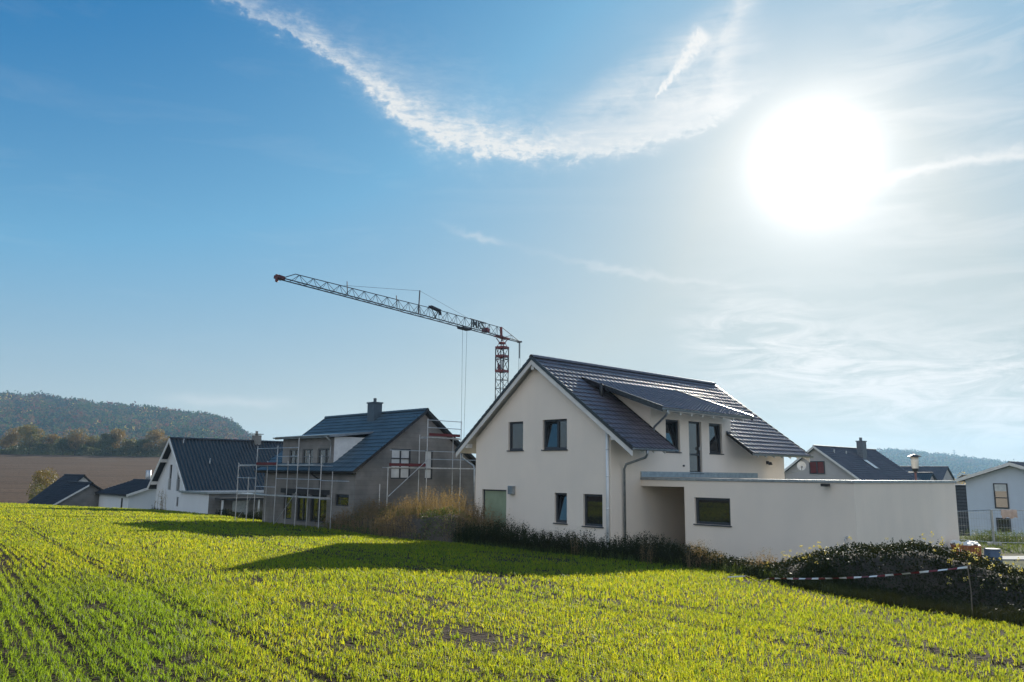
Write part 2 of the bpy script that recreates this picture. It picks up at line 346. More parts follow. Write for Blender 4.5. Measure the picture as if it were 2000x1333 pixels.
def np_mesh(name, V, faces_v, nper, m, rnd=None, smooth=False, parent=None):
    """fast mesh from numpy: V (n,3); faces_v (k,nper) vertex ids"""
    me = bpy.data.meshes.new(name); V = np.asarray(V, dtype=np.float32); Fv = np.asarray(faces_v, dtype=np.int32)
    me.vertices.add(len(V)); me.vertices.foreach_set('co', V.ravel())
    me.loops.add(Fv.size); me.loops.foreach_set('vertex_index', Fv.ravel())
    me.polygons.add(len(Fv)); me.polygons.foreach_set('loop_start', np.arange(0, Fv.size, nper, dtype=np.int32))
    me.polygons.foreach_set('loop_total', np.full(len(Fv), nper, dtype=np.int32))
    if rnd is not None:
        at = me.attributes.new('rnd', 'FLOAT', 'POINT'); at.data.foreach_set('value', np.asarray(rnd, dtype=np.float32))
    me.update(calc_edges=True); me.materials.append(m)
    if smooth: me.polygons.foreach_set('use_smooth', np.ones(len(Fv), dtype=bool))
    o = bpy.data.objects.new(name, me); col.objects.link(o); o.parent = parent
    return o

def leaves(rng, P, size, flat=.0, n=1):
    """a small bent leaf (two triangles) at every point of P; returns V, F, rnd"""
    k = len(P); d = rng.normal(size=(k, 3)); d[:, 2] += flat; d /= np.linalg.norm(d, axis=1)[:, None]
    e = rng.normal(size=(k, 3)); e -= (e * d).sum(1)[:, None] * d; e /= np.linalg.norm(e, axis=1)[:, None]
    s = (size * rng.uniform(.6, 1.4, k))[:, None] if np.ndim(size) == 0 else (size * rng.uniform(.6, 1.4, k))[:, None]
    f = np.cross(d, e)
    V = np.stack([P - e * s * .6, P + f * s * .32, P + e * s * .6, P - f * s * .32], 1).reshape(-1, 3)
    F = np.arange(k * 4).reshape(-1, 4); return V, F, np.repeat(rng.uniform(0, 1, k), 4)

def blades(rng, P, h, w, lean=.35, bend=.5, az=None):
    """grass blades: base pair, middle pair and tip -> one quad and one triangle each, as triangles"""
    k = len(P); a = rng.uniform(0, 2 * math.pi, k) if az is None else az; b = rng.uniform(0, 2 * math.pi, k)
    side = np.stack([np.cos(a), np.sin(a), 0 * a], 1) * (w * rng.uniform(.7, 1.3, k))[:, None] / 2
    ln = np.stack([np.cos(b), np.sin(b), 0 * b], 1) * (lean * h * rng.uniform(.1, 1., k))[:, None]
    H = h * rng.uniform(.6, 1.25, k)
    mid = P + ln * .35; mid[:, 2] += H * .6
    tip = P + ln * (1 + bend); tip[:, 2] += H * (1 - .25 * bend)
    V = np.stack([P - side, P + side, mid + side * .85, mid - side * .85, tip], 1).reshape(-1, 3)
    base = np.arange(k)[:, None] * 5
    F = np.concatenate([base + np.array([0, 1, 2]), base + np.array([0, 2, 3]), base + np.array([3, 2, 4])], 0)
    return V, F, np.repeat(rng.uniform(0, 1, k), 5)
def join(parts):
    Vs, Fs, Rs, b = [], [], [], 0
    for V, F, r in parts:
        Vs.append(V); Fs.append(F + b); Rs.append(r); b += len(V)
    return np.concatenate(Vs), np.concatenate(Fs), np.concatenate(Rs)

# ------------------------------------------------------------------ terrain
PSI = .8088                                     # the estate's street grid is turned by this angle
UX, UY, VX, VY = math.cos(PSI), -math.sin(PSI), math.sin(PSI), math.cos(PSI)
def sst(x, a, b):
    t = np.clip((x - a) / (b - a), 0, 1); return t * t * (3 - 2 * t)
def hum(x, y, s, k=0.):
    return np.sin(x / s + 1.3 + k) * np.cos(y / s * 1.17 + .7 + k) + .5 * np.sin(x / s * 2.3 + y / s * 1.1 + k)
def G(x, y):
    x = np.asarray(x, float); y = np.asarray(y, float)
    near = -1.65 - .03 * x - .0396 * y + .035 * hum(x, y, 6.)
    near = near - 3.6 * sst(y, 76, 98) * sst(-x, 30, 44)
    pt = sst(x, 10, 15) * sst(y, 22, 27) * sst(-y, -64, -47)          # levelled building plots on the right
    near = near * (1 - pt) + np.maximum(near, -3.4 + .02 * hum(x, y, 3.)) * pt
    left = -7.5 + .0505 * np.clip(y - 110, 0, 290) + .004 * np.clip(y - 400, 0, 3000) - .006 * np.clip(x + 250, 0, 400)
    right = -6.6 - .004 * np.clip(y - 120, 0, 2500)
    m = sst(-x, 10, 90); far = left * m + right * (1 - m)
    t = sst(y, 92, 135)
    return near * (1 - t) + far * t
def Gf(x, y): return float(G(x, y))

def sheet(name, xs, ys, zfun, m, kind='structure', mask=None):
    X, Y = np.meshgrid(xs, ys); Z = zfun(X, Y); nx = len(xs)
    V = np.stack([X.ravel(), Y.ravel(), Z.ravel()], 1)
    i, j = np.meshgrid(np.arange(nx - 1), np.arange(len(ys) - 1)); a = (j * nx + i).ravel()
    F = np.stack([a, a + 1, a + nx + 1, a + nx], 1)
    if mask is not None:
        cx = V[F, 0].mean(1); cy = V[F, 1].mean(1); F = F[mask(cx, cy)]
        u, inv = np.unique(F, return_inverse=True); V = V[u]; F = inv.reshape(-1, 4)
    o = np_mesh(name, V, F, 4, m, smooth=True); tag(o, kind=kind); return o

EDGE = [(-140, 52), (-80, 63), (-50, 73), (-42, 79), (-34, 76), (-26, 69.), (-18, 57.4), (-11.2, 47.3), (-6.2, 38.9), (-2.1, 34.4), (.1, 31.2), (3.3, 27.4), (5.2, 25.0), (6.3, 22.7), (6.95, 19.7), (7.5, 16.6), (8.7, 13.9), (10.3, 10.5), (12, 6), (14, -4)]
EX = np.array([p[0] for p in EDGE], float); EY = np.array([p[1] for p in EDGE], float)
def infield(x, y): return y < np.interp(x, EX, EY)

def ground_mat():
    m = bpy.data.materials.new('rough_ground'); m.use_nodes = True; N = NT(m.node_tree)
    g = N.n('NewGeometry').outputs['Position']
    a = N.n('MapRange', i_0=N.noise(g, .25, 6.), i_1=.4, i_2=.6).outputs[0]
    b = N.n('MapRange', i_0=N.noise(g, .015, 5.), i_1=.42, i_2=.58).outputs[0]
    c = N.mix(a, (.075, .062, .04), (.06, .085, .025)); c = N.mix(N.m('MULTIPLY', b, .6), c, (.10, .11, .045))
    bp = N.n('Bump', i_Strength=1., i_Distance=.08, i_Height=N.noise(g, 3., 6.))
    p = N.n('BsdfPrincipled', i_Base_Color=c, i_Roughness=.95, i_Normal=bp.outputs[0]); p.inputs['Specular IOR Level'].default_value = .08; N.n('OutputMaterial', i_Surface=p.outputs[0]); return m
def soil_mat():
    m = bpy.data.materials.new('field_soil'); m.use_nodes = True; N = NT(m.node_tree)
    g = N.n('NewGeometry').outputs['Position']
    a = N.n('MapRange', i_0=N.noise(g, 2.2, 8., .65), i_1=.35, i_2=.65).outputs[0]
    c = N.mix(a, (.026, .018, .013), (.060, .042, .028))
    vo = N.n('TexVoronoi', i_Vector=g, i_Scale=14.).outputs[0]
    bp = N.n('Bump', i_Strength=1., i_Distance=.04, i_Height=N.m('ADD', vo, N.noise(g, 9., 6.)))
    p = N.n('BsdfPrincipled', i_Base_Color=c, i_Roughness=.95, i_Normal=bp.outputs[0]); p.inputs['Specular IOR Level'].default_value = .08; N.n('OutputMaterial', i_Surface=p.outputs[0]); return m
def plough_mat():
    m = bpy.data.materials.new('ploughed_soil'); m.use_nodes = True; N = NT(m.node_tree)
    g = N.n('NewGeometry').outputs['Position']
    st = N.n('Mapping', i_Vector=g, i_Scale=(.03, .35, .35), i_Rotation=(0, 0, .05)).outputs[0]
    a = N.n('MapRange', i_0=N.noise(st, 1., 7., .7), i_1=.35, i_2=.65).outputs[0]
    c = N.mix(a, (.075, .046, .028), (.135, .085, .052))
    bp = N.n('Bump', i_Strength=1., i_Distance=.4, i_Height=N.noise(g, .8, 6.))
    p = N.n('BsdfPrincipled', i_Base_Color=c, i_Roughness=.95, i_Normal=bp.outputs[0]); p.inputs['Specular IOR Level'].default_value = .08; N.n('OutputMaterial', i_Surface=p.outputs[0]); return m

xs = np.unique(np.concatenate([np.arange(-60, 60.1, 2.), np.arange(-300, 300, 10.), np.linspace(-5200, 5200, 105)]))
ys = np.unique(np.concatenate([np.arange(-30, 140, 2.), np.arange(140, 460, 8.), np.linspace(460, 6000, 60)]))
sheet('ground', xs, ys, lambda x, y: G(x, y) - .12 * infield(x, y) - .25 * sst(y, 130, 140) * (x < 70) * (y < 400), ground_mat())
ROW = np.array([.575, -.818]); RN = np.array([.818, .575])
def soilz(x, y):
    s = x * RN[0] + y * RN[1]
    t = x * ROW[0] + y * ROW[1]; tr = sum(np.exp(-((s - t0 - .10 * np.sin(t * .21 + t0) - .04 * np.sin(t * 1.1)) / .16) ** 2) for t0 in TRACKS)
    return G(x, y) + .012 * np.sin(x * 5.1 + y * 3.3) * np.sin(y * 6.7 - x * 2.9) - .05 * tr
TRACKS = [1.35, 3.05, 9.5, 11.15, 19.2, 20.9, -6.6, -8.3]
sheet('crop_field', np.arange(-30, 15, .16), np.arange(2, 38, .16), soilz, soil_mat(), mask=infield)
sheet('crop_field', np.unique(np.concatenate([np.arange(-140, 16, 1.)])), np.arange(-6, 80, 1.), lambda x, y: G(x, y) - .03, bpy.data.materials['field_soil'],
      mask=lambda x, y: infield(x, y) & ~((x > -29.5) & (x < 14.5) & (y > 2.5) & (y < 37.5)))
sheet('ploughed_field', np.arange(-520, 66, 6.), np.arange(138, 394, 4.), lambda x, y: G(x, y) + .02 + .05 * np.sin(y * 1.9 + x * .05), plough_mat())

# ------------------------------------------------------------------ the young cereal crop
def crop():
    rng = np.random.default_rng(5); parts = []
    def noise2(x, y, s, k):
        v = 0
        r2 = np.random.default_rng(k)
        for o in range(7):
            a = r2.uniform(0, 6.28, 3); f = (1.7 ** o) / s; th = a[0]
            v = v + np.sin((x * np.cos(th) + y * np.sin(th)) * f + a[1]) * np.cos((y * np.cos(th) - x * np.sin(th)) * f * .8 + a[2]) / 1.35 ** o
        return v
    def zone(y0, y1, dens, h, w, lean, rowj, clump):
        x1 = lambda y: .76 * y + 1.5
        n = int((y1 - y0) * (x1(y0) + x1(y1)) * dens); 
        y = y0 + (y1 - y0) * np.sqrt(rng.uniform((y0 / y1) ** 2 * 0, 1, n)) if False else rng.uniform(y0, y1, n)
        keep = rng.uniform(0, 1, n) < x1(y) / x1(y1); y = y[keep]; x = rng.uniform(-1, 1, len(y)) * x1(y)
        n = len(x)
        # snap to drill rows, and to plants along the row
        s = x * RN[0] + y * RN[1]; t = x * ROW[0] + y * ROW[1]; sp = .155
        k = np.round(s / sp); s = k * sp + rng.normal(0, rowj, n) + .01 * np.sin(t * 1.7 + k * 2.1)
        if clump:
            q = np.round(t / clump + 7.13 * np.sin(k * 12.9898) * 3) ; jit = np.modf(np.abs(np.sin(q * 78.233 + k * 37.719) * 4375.5453))[0]
            t = (q - 7.13 * np.sin(k * 12.9898) * 3 + (jit - .5) * .9) * clump + rng.normal(0, .008, n)
            alive = np.modf(np.abs(np.sin(q * 12.13 + k * 91.7) * 9375.5453))[0]
        else: alive = rng.uniform(0, 1, n)
        x = s * RN[0] + t * ROW[0]; y = s * RN[1] + t * ROW[1]
        ok = infield(x, y)
        # bare tracks, thin patches
        tr = np.min([np.abs(s - t0 - .10 * np.sin(t * .21 + t0) - .04 * np.sin(t * 1.1)) for t0 in TRACKS], axis=0)
        bare = (tr < .10 + .06 * np.sin(t * 1.3) * np.sin(t * .37 + 1)) & (rng.uniform(0, 1, n) < .55)
        d = noise2(s * 1.0, t * .33, 1.0, 3) * .6 + noise2(s, t * .5, .33, 9) * .4
        thin = alive < .06 + .7 * sst(-d, .28, 1.1) + .12 * sst(x / y, -.1, .5) * sst(-y, -18, -7)
        ok &= ~bare & ~thin
        x, y, d = x[ok], y[ok], d[ok]; P = np.stack([x, y, soilz(x, y) - .005], 1)
        hh = h * (1 + .16 * noise2(x, y, 2.5, 4)) * rng.uniform(.75, 1.15, len(x))
        V, F, r = blades(rng, P, hh, w, lean, .6)
        r = r * np.repeat(1 - .85 * sst(-x / np.maximum(y, 1), .26, .42) * sst(-y, -19, -11), 5)
        parts.append((V, F, r)); 
    zone(5.2, 9.5, 1500, .098, .0075, .8, .032, .04)
    zone(9.5, 15, 800, .100, .0100, .8, .027, .05)
    zone(15, 24, 380, .105, .0135, .8, .021, .06)
    zone(24, 40, 190, .10, .022, .8, .03, 0)
    zone(40, 80, 75, .11, .038, .8, .04, 0)
    V, F, r = join(parts); print('crop blades', len(V) // 5)
    m = leafmat('cereal_blades', (.036, .064, .007), (.128, .122, .010), (.050, .070, .007), 3.7, .6, .15, .22, refl=.35)
    o = np_mesh('young_cereal_crop', V, F, 3, m, r)
    tag(o, 'bright yellow-green young cereal crop drilled in rows over the foreground field', 'crop', kind='stuff')
crop()

# ------------------------------------------------------------------ building helpers (local frame: x = u along the gable, y = v away from it, z = eye level 0)
def tiles(o, a, s, La, Ls, tw=.30, tc=.345, amp=.028, drop=.03, seg=6, seed=1):
    if tw == .30: drop = .042
    """interlocking tiles laid course over course: o eave corner, a along the eave, s up the slope (unit vectors)"""
    o, a, s = Vector(o), Vector(a), Vector(s); n = a.cross(s).normalized()
    if n.z < 0: n = -n
    mb = MB(); mb.a = []; rr = random.Random(seed); nc = max(1, round(Ls / tc)); tc = Ls / nc; nt = max(1, round(La / tw)); tw = La / nt
    prof = [0, .55, 1., .75, .18, 0, 0][:seg + 1] if seg == 6 else [0, 0, .9, 0]
    pos = [0, .12, .27, .42, .58, .7, 1.][:seg + 1] if seg == 6 else [0, .5, .75, 1.]
    for k in range(nc):
        for t in range(nt):
            r = rr.random(); jz = rr.uniform(-.003, .003)
            row0, row1 = [], []
            for p, q in zip(pos, prof):
                x = (t + p) * tw; b = o + a * x
                row0.append(b + s * (k * tc - .012) + n * (drop + q * amp + jz)); row1.append(b + s * ((k + 1) * tc) + n * (q * amp * .9 + jz * .5))
            low = [p - n * (drop + .01) for p in row0]
            m = len(pos); vs = low + row0 + row1
            fs = [(i, i + 1, m + i + 1, m + i) for i in range(m - 1)] + [(m + i, m + i + 1, 2 * m + i + 1, 2 * m + i) for i in range(m - 1)]
            mb.add(vs, fs); mb.a += [r] * len(vs)
    return mb
def ridge_caps(mb, p, q, r=.13, seed=3):
    p, q = Vector(p), Vector(q); L = (q - p).length; n = max(1, round(L / .38)); d = (q - p) / n; rr = random.Random(seed)
    side = d.normalized().cross(Vector((0, 0, 1)))
    for i in range(n):
        a0, a1 = p + d * i, p + d * (i + 1.08); k = 7; vs = []; v = rr.random()
        for e, (c, rad) in enumerate(((a0, r), (a1, r * 1.12))):
            for j in range(k):
                th = math.pi * j / (k - 1); vs.append(c + side * math.cos(th) * rad + Vector((0, 0, 1)) * (math.sin(th) * rad - .03))
        mb.add(vs, [(j, j + 1, k + j + 1, k + j) for j in range(k - 1)] + [tuple(range(k, 2 * k))])
        if mb.a is not None: mb.a += [v] * len(vs)
    return mb

def window(parent, off, plane, a0, a1, z0, z1, face, inward, fw=.09, mull=(), tilt=0., blind=0., glass=None, sill=True, rail=(), deep=.14, name='window', frame=None, sash=None, sillm=None):
    """plane 'v': wall at v=face, a = u;  plane 'u': wall at u=face, a = v. inward = +1/-1 along the wall's normal axis."""
    def P(a, d, z): return (a, face + inward * d, z) if plane == 'v' else (face + inward * d, a, z)
    def bx(mb, a, b, d0, d1, za, zb):
        p, q = P(a, d0, za), P(b, d1, zb); return mb.box(min(p[0], q[0]), max(p[0], q[0]), min(p[1], q[1]), max(p[1], q[1]), min(p[2], q[2]), max(p[2], q[2]))
    f = MB(); d0, d1 = deep - .045, deep + .045
    bx(f, a0, a0 + fw, d0, d1, z0, z1); bx(f, a1 - fw, a1, d0, d1, z0, z1)
    bx(f, a0 + fw, a1 - fw, d0, d1, z0, z0 + fw); bx(f, a0 + fw, a1 - fw, d0, d1, z1 - fw, z1)
    for c in mull:
        x = a0 + (a1 - a0) * c; bx(f, x - fw * .6, x + fw * .6, d0 - .003, d1 + .003, z0 + fw, z1 - fw)
    for c in rail:
        z = z0 + (z1 - z0) * c; bx(f, a0 + fw, a1 - fw, d0 - .006, d1 + .006, z - fw * .45, z + fw * .45)
    w = f.build(name, frame or M_frame, parent, off, bevel=.008)
    edges = [a0] + [a0 + (a1 - a0) * c for c in mull] + [a1]
    for i in range(len(edges) - 1):
        g = MB(); ea, eb = edges[i] + (fw if i == 0 else fw * .6), edges[i + 1] - (fw if i == len(edges) - 2 else fw * .6)
        if tilt and i == 0:
            # a tilted sash leans into the room from its bottom hinge
            dz = z1 - z0 - 2 * fw; back = math.sin(R(tilt)) * dz; zt = z0 + fw + math.cos(R(tilt)) * dz
            q = [P(ea, deep, z0 + fw), P(eb, deep, z0 + fw), P(eb, deep + back, zt), P(ea, deep + back, zt)]
            g.add(q + [P(*x) for x in ((ea, deep + .012, z0 + fw), (eb, deep + .012, z0 + fw), (eb, deep + back + .012, zt), (ea, deep + back + .012, zt))], [(0, 1, 2, 3), (7, 6, 5, 4), (0, 4, 5, 1), (1, 5, 6, 2), (2, 6, 7, 3), (3, 7, 4, 0)])
            sa = MB()
            for (s0, s1) in ((0, 3), (1, 2)):
                sa.bar(q[s0], q[s1], .07, .06)
            sa.bar(q[3], q[2], .07, .06); sa.bar(q[0], q[1], .07, .06)
            sa.build('sash', frame or M_frame, w, off)
        else:
            bx(g, ea, eb, deep, deep + .014, z0 + fw, z1 - fw)
        g.build('pane', glass or M_glass, w, off)
        if blind:
            b = MB(); bx(b, ea + .004, eb - .004, deep - .035, deep - .012, z1 - fw - (z1 - z0 - 2 * fw) * blind, z1 - fw - .003); b.build('blind', M_blind, w, off)
    # dark room behind
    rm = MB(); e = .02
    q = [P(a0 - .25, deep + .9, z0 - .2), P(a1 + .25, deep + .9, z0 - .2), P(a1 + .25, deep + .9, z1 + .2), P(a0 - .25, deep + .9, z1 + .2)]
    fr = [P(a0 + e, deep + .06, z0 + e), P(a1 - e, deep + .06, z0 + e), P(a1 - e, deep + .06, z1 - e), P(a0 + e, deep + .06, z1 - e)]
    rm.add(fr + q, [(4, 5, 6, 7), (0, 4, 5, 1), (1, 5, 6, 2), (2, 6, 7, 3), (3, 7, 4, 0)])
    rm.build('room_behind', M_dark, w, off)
    if sill:
        sm = MB(); bx(sm, a0 - .05, a1 + .05, -.06, deep - .05, z0 - .045, z0 - .002); sm.build('sill', sillm or M_frame, w, off, bevel=.006)
    return w
def rect_v(a0, a1, z0, z1, v): return [(a0, v, z0), (a1, v, z0), (a1, v, z1), (a0, v, z1)]
def rect_u(a0, a1, z0, z1, u): return [(u, a0, z0), (u, a1, z0), (u, a1, z1), (u, a0, z1)]
def gutter(mb, p, q, r=.075):
    p, q = Vector(p), Vector(q); d = (q - p).normalized(); s = d.cross(Vector((0, 0, 1))); k = 8; vs = []
    for c in (p, q):
        for rad in (r, r - .012):
            for j in range(k):
                th = math.pi + math.pi * j / (k - 1); vs.append(c + s * math.cos(th) * rad + Vector((0, 0, math.sin(th) * rad)))
    fs = [(j, j + 1, 2 * k + j + 1, 2 * k + j) for j in range(k - 1)] + [(k + j, k + j + 1, 3 * k + j + 1, 3 * k + j) for j in range(k - 1)]
    fs += [(0, k, 3 * k, 2 * k), (k - 1, 2 * k - 1, 4 * k - 1, 3 * k - 1)]
    fs += [tuple(range(k)), tuple(range(2 * k, 3 * k))]
    return mb.add(vs, fs)

# ------------------------------------------------------------------ the white house with the long dormer and its flat-roofed garage
def main_house():
    zf = -2.98; off = (0, 0, zf)
    h = thing('house', 'cream plastered gable house with violet-black tiled roof, long tiled dormer and flat-roofed garage annex', 'house', (4.086, 33., zf), -PSI)
    ZR, UR, S1, S2 = 5.21, -4.25, .735, .794
    zr = lambda u: ZR - S1 * (u - UR) if u > UR else ZR - S2 * (UR - u)
    Wd, L, T = 8.36, 14.5, .30
    zt = lambda u: zr(u) - T
    # wall shell
    w = MB(); D = .19
    holes = [(-6.10, -5.12, 1.05, 2.36), (-3.87, -2.41, 1.05, 2.37), (-7.88, -6.19, -2.47, -.76), (-3.14, -2.42, -2.08, -.81), (-1.49, -.45, -2.12, -.82)]
    w.holed([(-Wd, 0, zf - .5), (0, 0, zf - .5), (0, 0, zt(0)), (UR, 0, zt(UR)), (-Wd, 0, zt(-Wd))], [rect_v(a, b, c, d, 0) for a, b, c, d in holes], (0, D, 0))
    dz = 3.26 - .22; v0, v1 = 2.75, 9.32
    side = [(0, 0, zf - .5), (0, L, zf - .5), (0, L, zt(0)), (0, v1, zt(0)), (0, v1, dz), (0, v0, dz), (0, v0, zt(0)), (0, 0, zt(0))]
    sh = [(3.87, 4.95, 1.02, 2.46), (5.66, 6.70, .09, 2.47), (7.36, 8.48, 1.03, 2.46)]
    w.holed(side, [rect_u(a, b, c, d, 0) for a, b, c, d in sh], (-D, 0, 0))
    # dormer cheeks, rear and left walls
    for v in (v0, v1):
        w.add([(0, v, zt(0)), (0, v, dz), (-2.95, v, 4.33 - .22), (-2.95, v, zt(-2.95))], [(0, 1, 2, 3)])
    w.add([(-Wd, 0, zf - .5), (-Wd, L, zf - .5), (-Wd, L, zt(-Wd)), (-Wd, 0, zt(-Wd))], [(0, 1, 2, 3)])
    w.add([(-Wd, L, zf - .5), (0, L, zf - .5), (0, L, zt(0)), (UR, L, zt(UR)), (-Wd, L, zt(-Wd))], [(0, 1, 2, 3, 4)])
    w.build('wall', M_plaster, h, off, fix=False)
    # garage annex
    g = MB(); gv, ga, gb, gl, gt = 2.0, 2.17, 9.07, 12.1, -.17
    g.holed([(0.002, gv, -.47), (ga, gv, -.47), (ga, gv, zf - .9), (gb, gv, zf - .9), (gb, gv, gt), (0.002, gv, gt)], [rect_v(2.64, 4.24, -1.90, -.87, gv)], (0, D, 0))
    g.add([(gb, gv, zf - .9), (gb, gl, zf - .9), (gb, gl, gt), (gb, gv, gt)], [(0, 1, 2, 3)])
    g.add([(0, gl, zf - .9), (gb, gl, zf - .9), (gb, gl, gt), (0, gl, gt)], [(0, 1, 2, 3)])
    g.add([(ga, gv, zf - .9), (ga, gv + 4.2, zf - .9), (ga, gv + 4.2, -.47), (ga, gv, -.47)], [(0, 1, 2, 3)])
    g.add([(0.002, gv + 4.2, zf - .9), (ga, gv + 4.2, zf - .9), (ga, gv + 4.2, -.47), (0.002, gv + 4.2, -.47)], [(0, 1, 2, 3)])
    g.add([(0.002, gv, -.47), (ga, gv, -.47), (ga, gv + 4.2, -.47), (0.002, gv + 4.2, -.47)], [(0, 1, 2, 3)])
    g.build('garage_wall', M_plaster, h, off, fix=False)
    t = MB(); t.box(.004, gb + .03, gv - .035, gl + .03, gt, gt + .012)
    for a in ((.004, gb + .045, gv - .045, gv + .28), (gb - .25, gb + .045, gv + .28, gl + .045)): t.box(a[0], a[1], a[2], a[3], gt - .045, gt + .055)
    t.build('garage_roof', M_zinc, h, off, bevel=.006)
    st = MB(); st.box(.002, .05, gv - .02, 11.62, gt + .07, .14); st.box(.05, .075, gv - .02, 11.62, gt + .20, gt + .225)
    st.build('wall_flashing', M_zinc, h, off, bevel=.005)
    # roof
    e, ov, LE = 1.41, -.37, 14.66; k1 = math.hypot(1, S1); k2 = math.hypot(1, S2)
    su = Vector((-1, 0, S1)).normalized(); so_ = Vector((1, 0, S2)).normalized(); yv = Vector((0, 1, 0))
    parts = []
    def add(m2):
        parts.append(m2)
    ub = -3.02
    lower = (e - ub) * k1; upper = (ub - UR) * k1
    c0 = .345
    # rows are continuous between the lower pieces and the strip along the ridge
    nlow = round(lower / c0); c0 = lower / nlow
    add(tiles((e, ov, zr(e)), yv, su, 2.62 - ov, lower, tc=c0, seed=1)); add(tiles((e, 8.85, zr(e)), yv, su, LE - 8.85, lower, tc=c0, seed=2))
    add(tiles((ub, ov, zr(ub)), yv, su, LE - ov, upper, tc=c0, seed=3))
    add(tiles((-9.49, ov, zr(-9.49)), yv, so_, LE - ov, (9.49 + UR) * k2, seed=4))
    r = MB(); r.a = []
    for p in parts: r.add(p.v, p.f); r.a += p.a
    ridge_caps(r, (UR, ov - .02, ZR + .03), (UR, LE + .02, ZR + .03))
    rf = r.build('roof', M_tile, h, off, fix=False)
    # boarding under the tiles, verge tiles
    b = MB()
    def slab(u0, u1, a, c, z0=.02, z1=.14, zz=zr):
        b.prism([(u0, a, zz(u0) - z0), (u1, a, zz(u1) - z0), (u1, a, zz(u1) - z1), (u0, a, zz(u0) - z1)], (0, c - a, 0))
    slab(e - .06, ub, ov + .04, 2.60); slab(e - .06, ub, 8.88, LE - .04); slab(ub, UR, ov + .04, LE - .04); slab(UR, -9.43, ov + .04, LE - .04)
    b.build('roof_boarding', M_wood, rf, off)
    for v in (ov - .035, LE):
        vg = MB()
        for (ua, uc) in ((e, UR), (-9.49, UR)):
            n = 19
            for i in range(n):
                ta, tb = ua + (uc - ua) * i / n, ua + (uc - ua) * (i + 1) / n
                vg.prism([(ta, v, zr(ta) + .085), (tb, v, zr(tb) + .05), (tb, v, zr(tb) - .10), (ta, v, zr(ta) - .10)], (0, .045, 0))
        vg.build('verge', M_tile_dark, rf, off)
    for (v, ua, uc) in ((2.62, e, ub), (8.81, e, .05)):
        vg = MB(); vg.prism([(ua, v, zr(ua) + .07), (uc, v, zr(uc) + .07), (uc, v, zr(uc) - .10), (ua, v, zr(ua) - .10)], (0, .04, 0)); vg.build('verge', M_tile_dark, rf, off)
    # dormer roof
    zd = lambda u: 2.77 + (e - u) * (4.33 - 2.77) / (e - ub)
    sd = Vector((ub - e, 0, 1.56)).normalized(); LD = math.hypot(e - ub, 1.56)
    d = tiles((e, 1.69, 2.77), yv, sd, 8.91 - 1.69, LD, tw=.26, tc=.30, amp=.035, seed=7)
    dm = d.build('dormer_roof', M_tile, h, off, fix=False)
    b = MB(); slab(e - .05, ub + .02, 1.72, 8.88, .015, .15, zd); b.build('roof_boarding', M_wood, dm, off)
    for v in (1.65, 8.91):
        vg = MB(); vg.prism([(e + .02, v, zd(e) + .07), (ub, v, zd(ub) + .07), (ub, v, zd(ub) - .14), (e + .02, v, zd(e) - .17)], (0, .045, 0)); vg.build('verge', M_tile_dark, dm, off)
    # painted timber: barge boards, purlins, rafter ends
    for (ua, uc) in ((e - .02, UR), (-9.45, UR)):
        bb = MB(); bb.prism([(ua, ov - .0, zr(ua) - .103), (uc, ov, zr(uc) - .103), (uc, ov, zr(uc) - .34), (ua, ov, zr(ua) - .34)], (0, .05, 0)); bb.build('barge_board', M_wood, h, off, bevel=.004)
        bb = MB(); bb.prism([(ua, LE - .09, zr(ua) - .103), (uc, LE - .09, zr(uc) - .103), (uc, LE - .09, zr(uc) - .34), (ua, LE - .09, zr(ua) - .34)], (0, .05, 0)); bb.build('barge_board', M_wood, h, off)
    for u in (UR, .35, -8.75):
        p = MB(); zc = zr(u) - .15; dp = .34 if u == UR else .22; p.box(u - .09, u + .09, ov + .06, .02, zc - dp - .08, zc - .06 if u == UR else zc - .10); p.build('purlin_end', M_wood, h, off, bevel=.01)
    vs = [.45, 1.2, 1.95] + [9.5 + .8 * i for i in range(7)]
    for v in vs:
        p = MB(); p.prism([(-.02, v, zr(0) - .142), (e - .12, v, zr(e - .12) - .142), (e - .12, v, zr(e - .12) - .27), (-.02, v, zr(0) - .30)], (0, .10, 0)); p.build('rafter_end', M_wood, h, off, bevel=.006)
    for i in range(8):
        v = 2.25 + i * .85
        p = MB(); p.prism([(-.02, v, zd(0) - .152), (e - .1, v, zd(e - .1) - .152), (e - .1, v, zd(e - .1) - .27), (-.02, v, zd(0) - .30)], (0, .09, 0)); p.build('rafter_end', M_wood, h, off, bevel=.006)
    # gutters and downpipes
    for nm, a, c, z, u in (('gutter', ov, 2.66, zr(e) - .01, e + .05), ('gutter', 8.80, LE + .1, zr(e) - .01, e + .05), ('gutter', 1.66, 8.95, 2.77 - .02, e + .05)):
        gutter(MB(), (u, a, z), (u, c, z)).build(nm, M_zinc, h, off)
    gutter(MB(), (-9.54, ov, zr(-9.49) - .01), (-9.54, LE, zr(-9.49) - .01)).build('gutter', M_zinc, h, off)
    MB().tube([(e + .05, .52, zr(e) - .07), (e + .05, .52, zr(e) - .25), (e - .05, .55, zr(e) - .36), (.22, .74, .42), (.10, .76, .22), (.10, .76, zf - .1)], .05, 10).build('downpipe', M_zinc, h, off, smooth=True)
    MB().tube([(e + .05, 1.95, 2.70), (e + .05, 1.95, 2.55), (e - .06, 2.0, 2.45), (.40, 2.50, 2.05), (.32, 2.55, 1.95), (.32, 2.55, 1.80)], .048, 10).build('downpipe', M_zinc, h, off, smooth=True)
    p = MB(); p.tube([(-.11, -.075, zt(-.1) - .02), (-.11, -.075, zf - .2)], .062, 12)
    for z in (1.0, -.1, -1.4): p.tube([(-.11, -.075, z), (-.11, -.075, z + .05)], .074, 12)
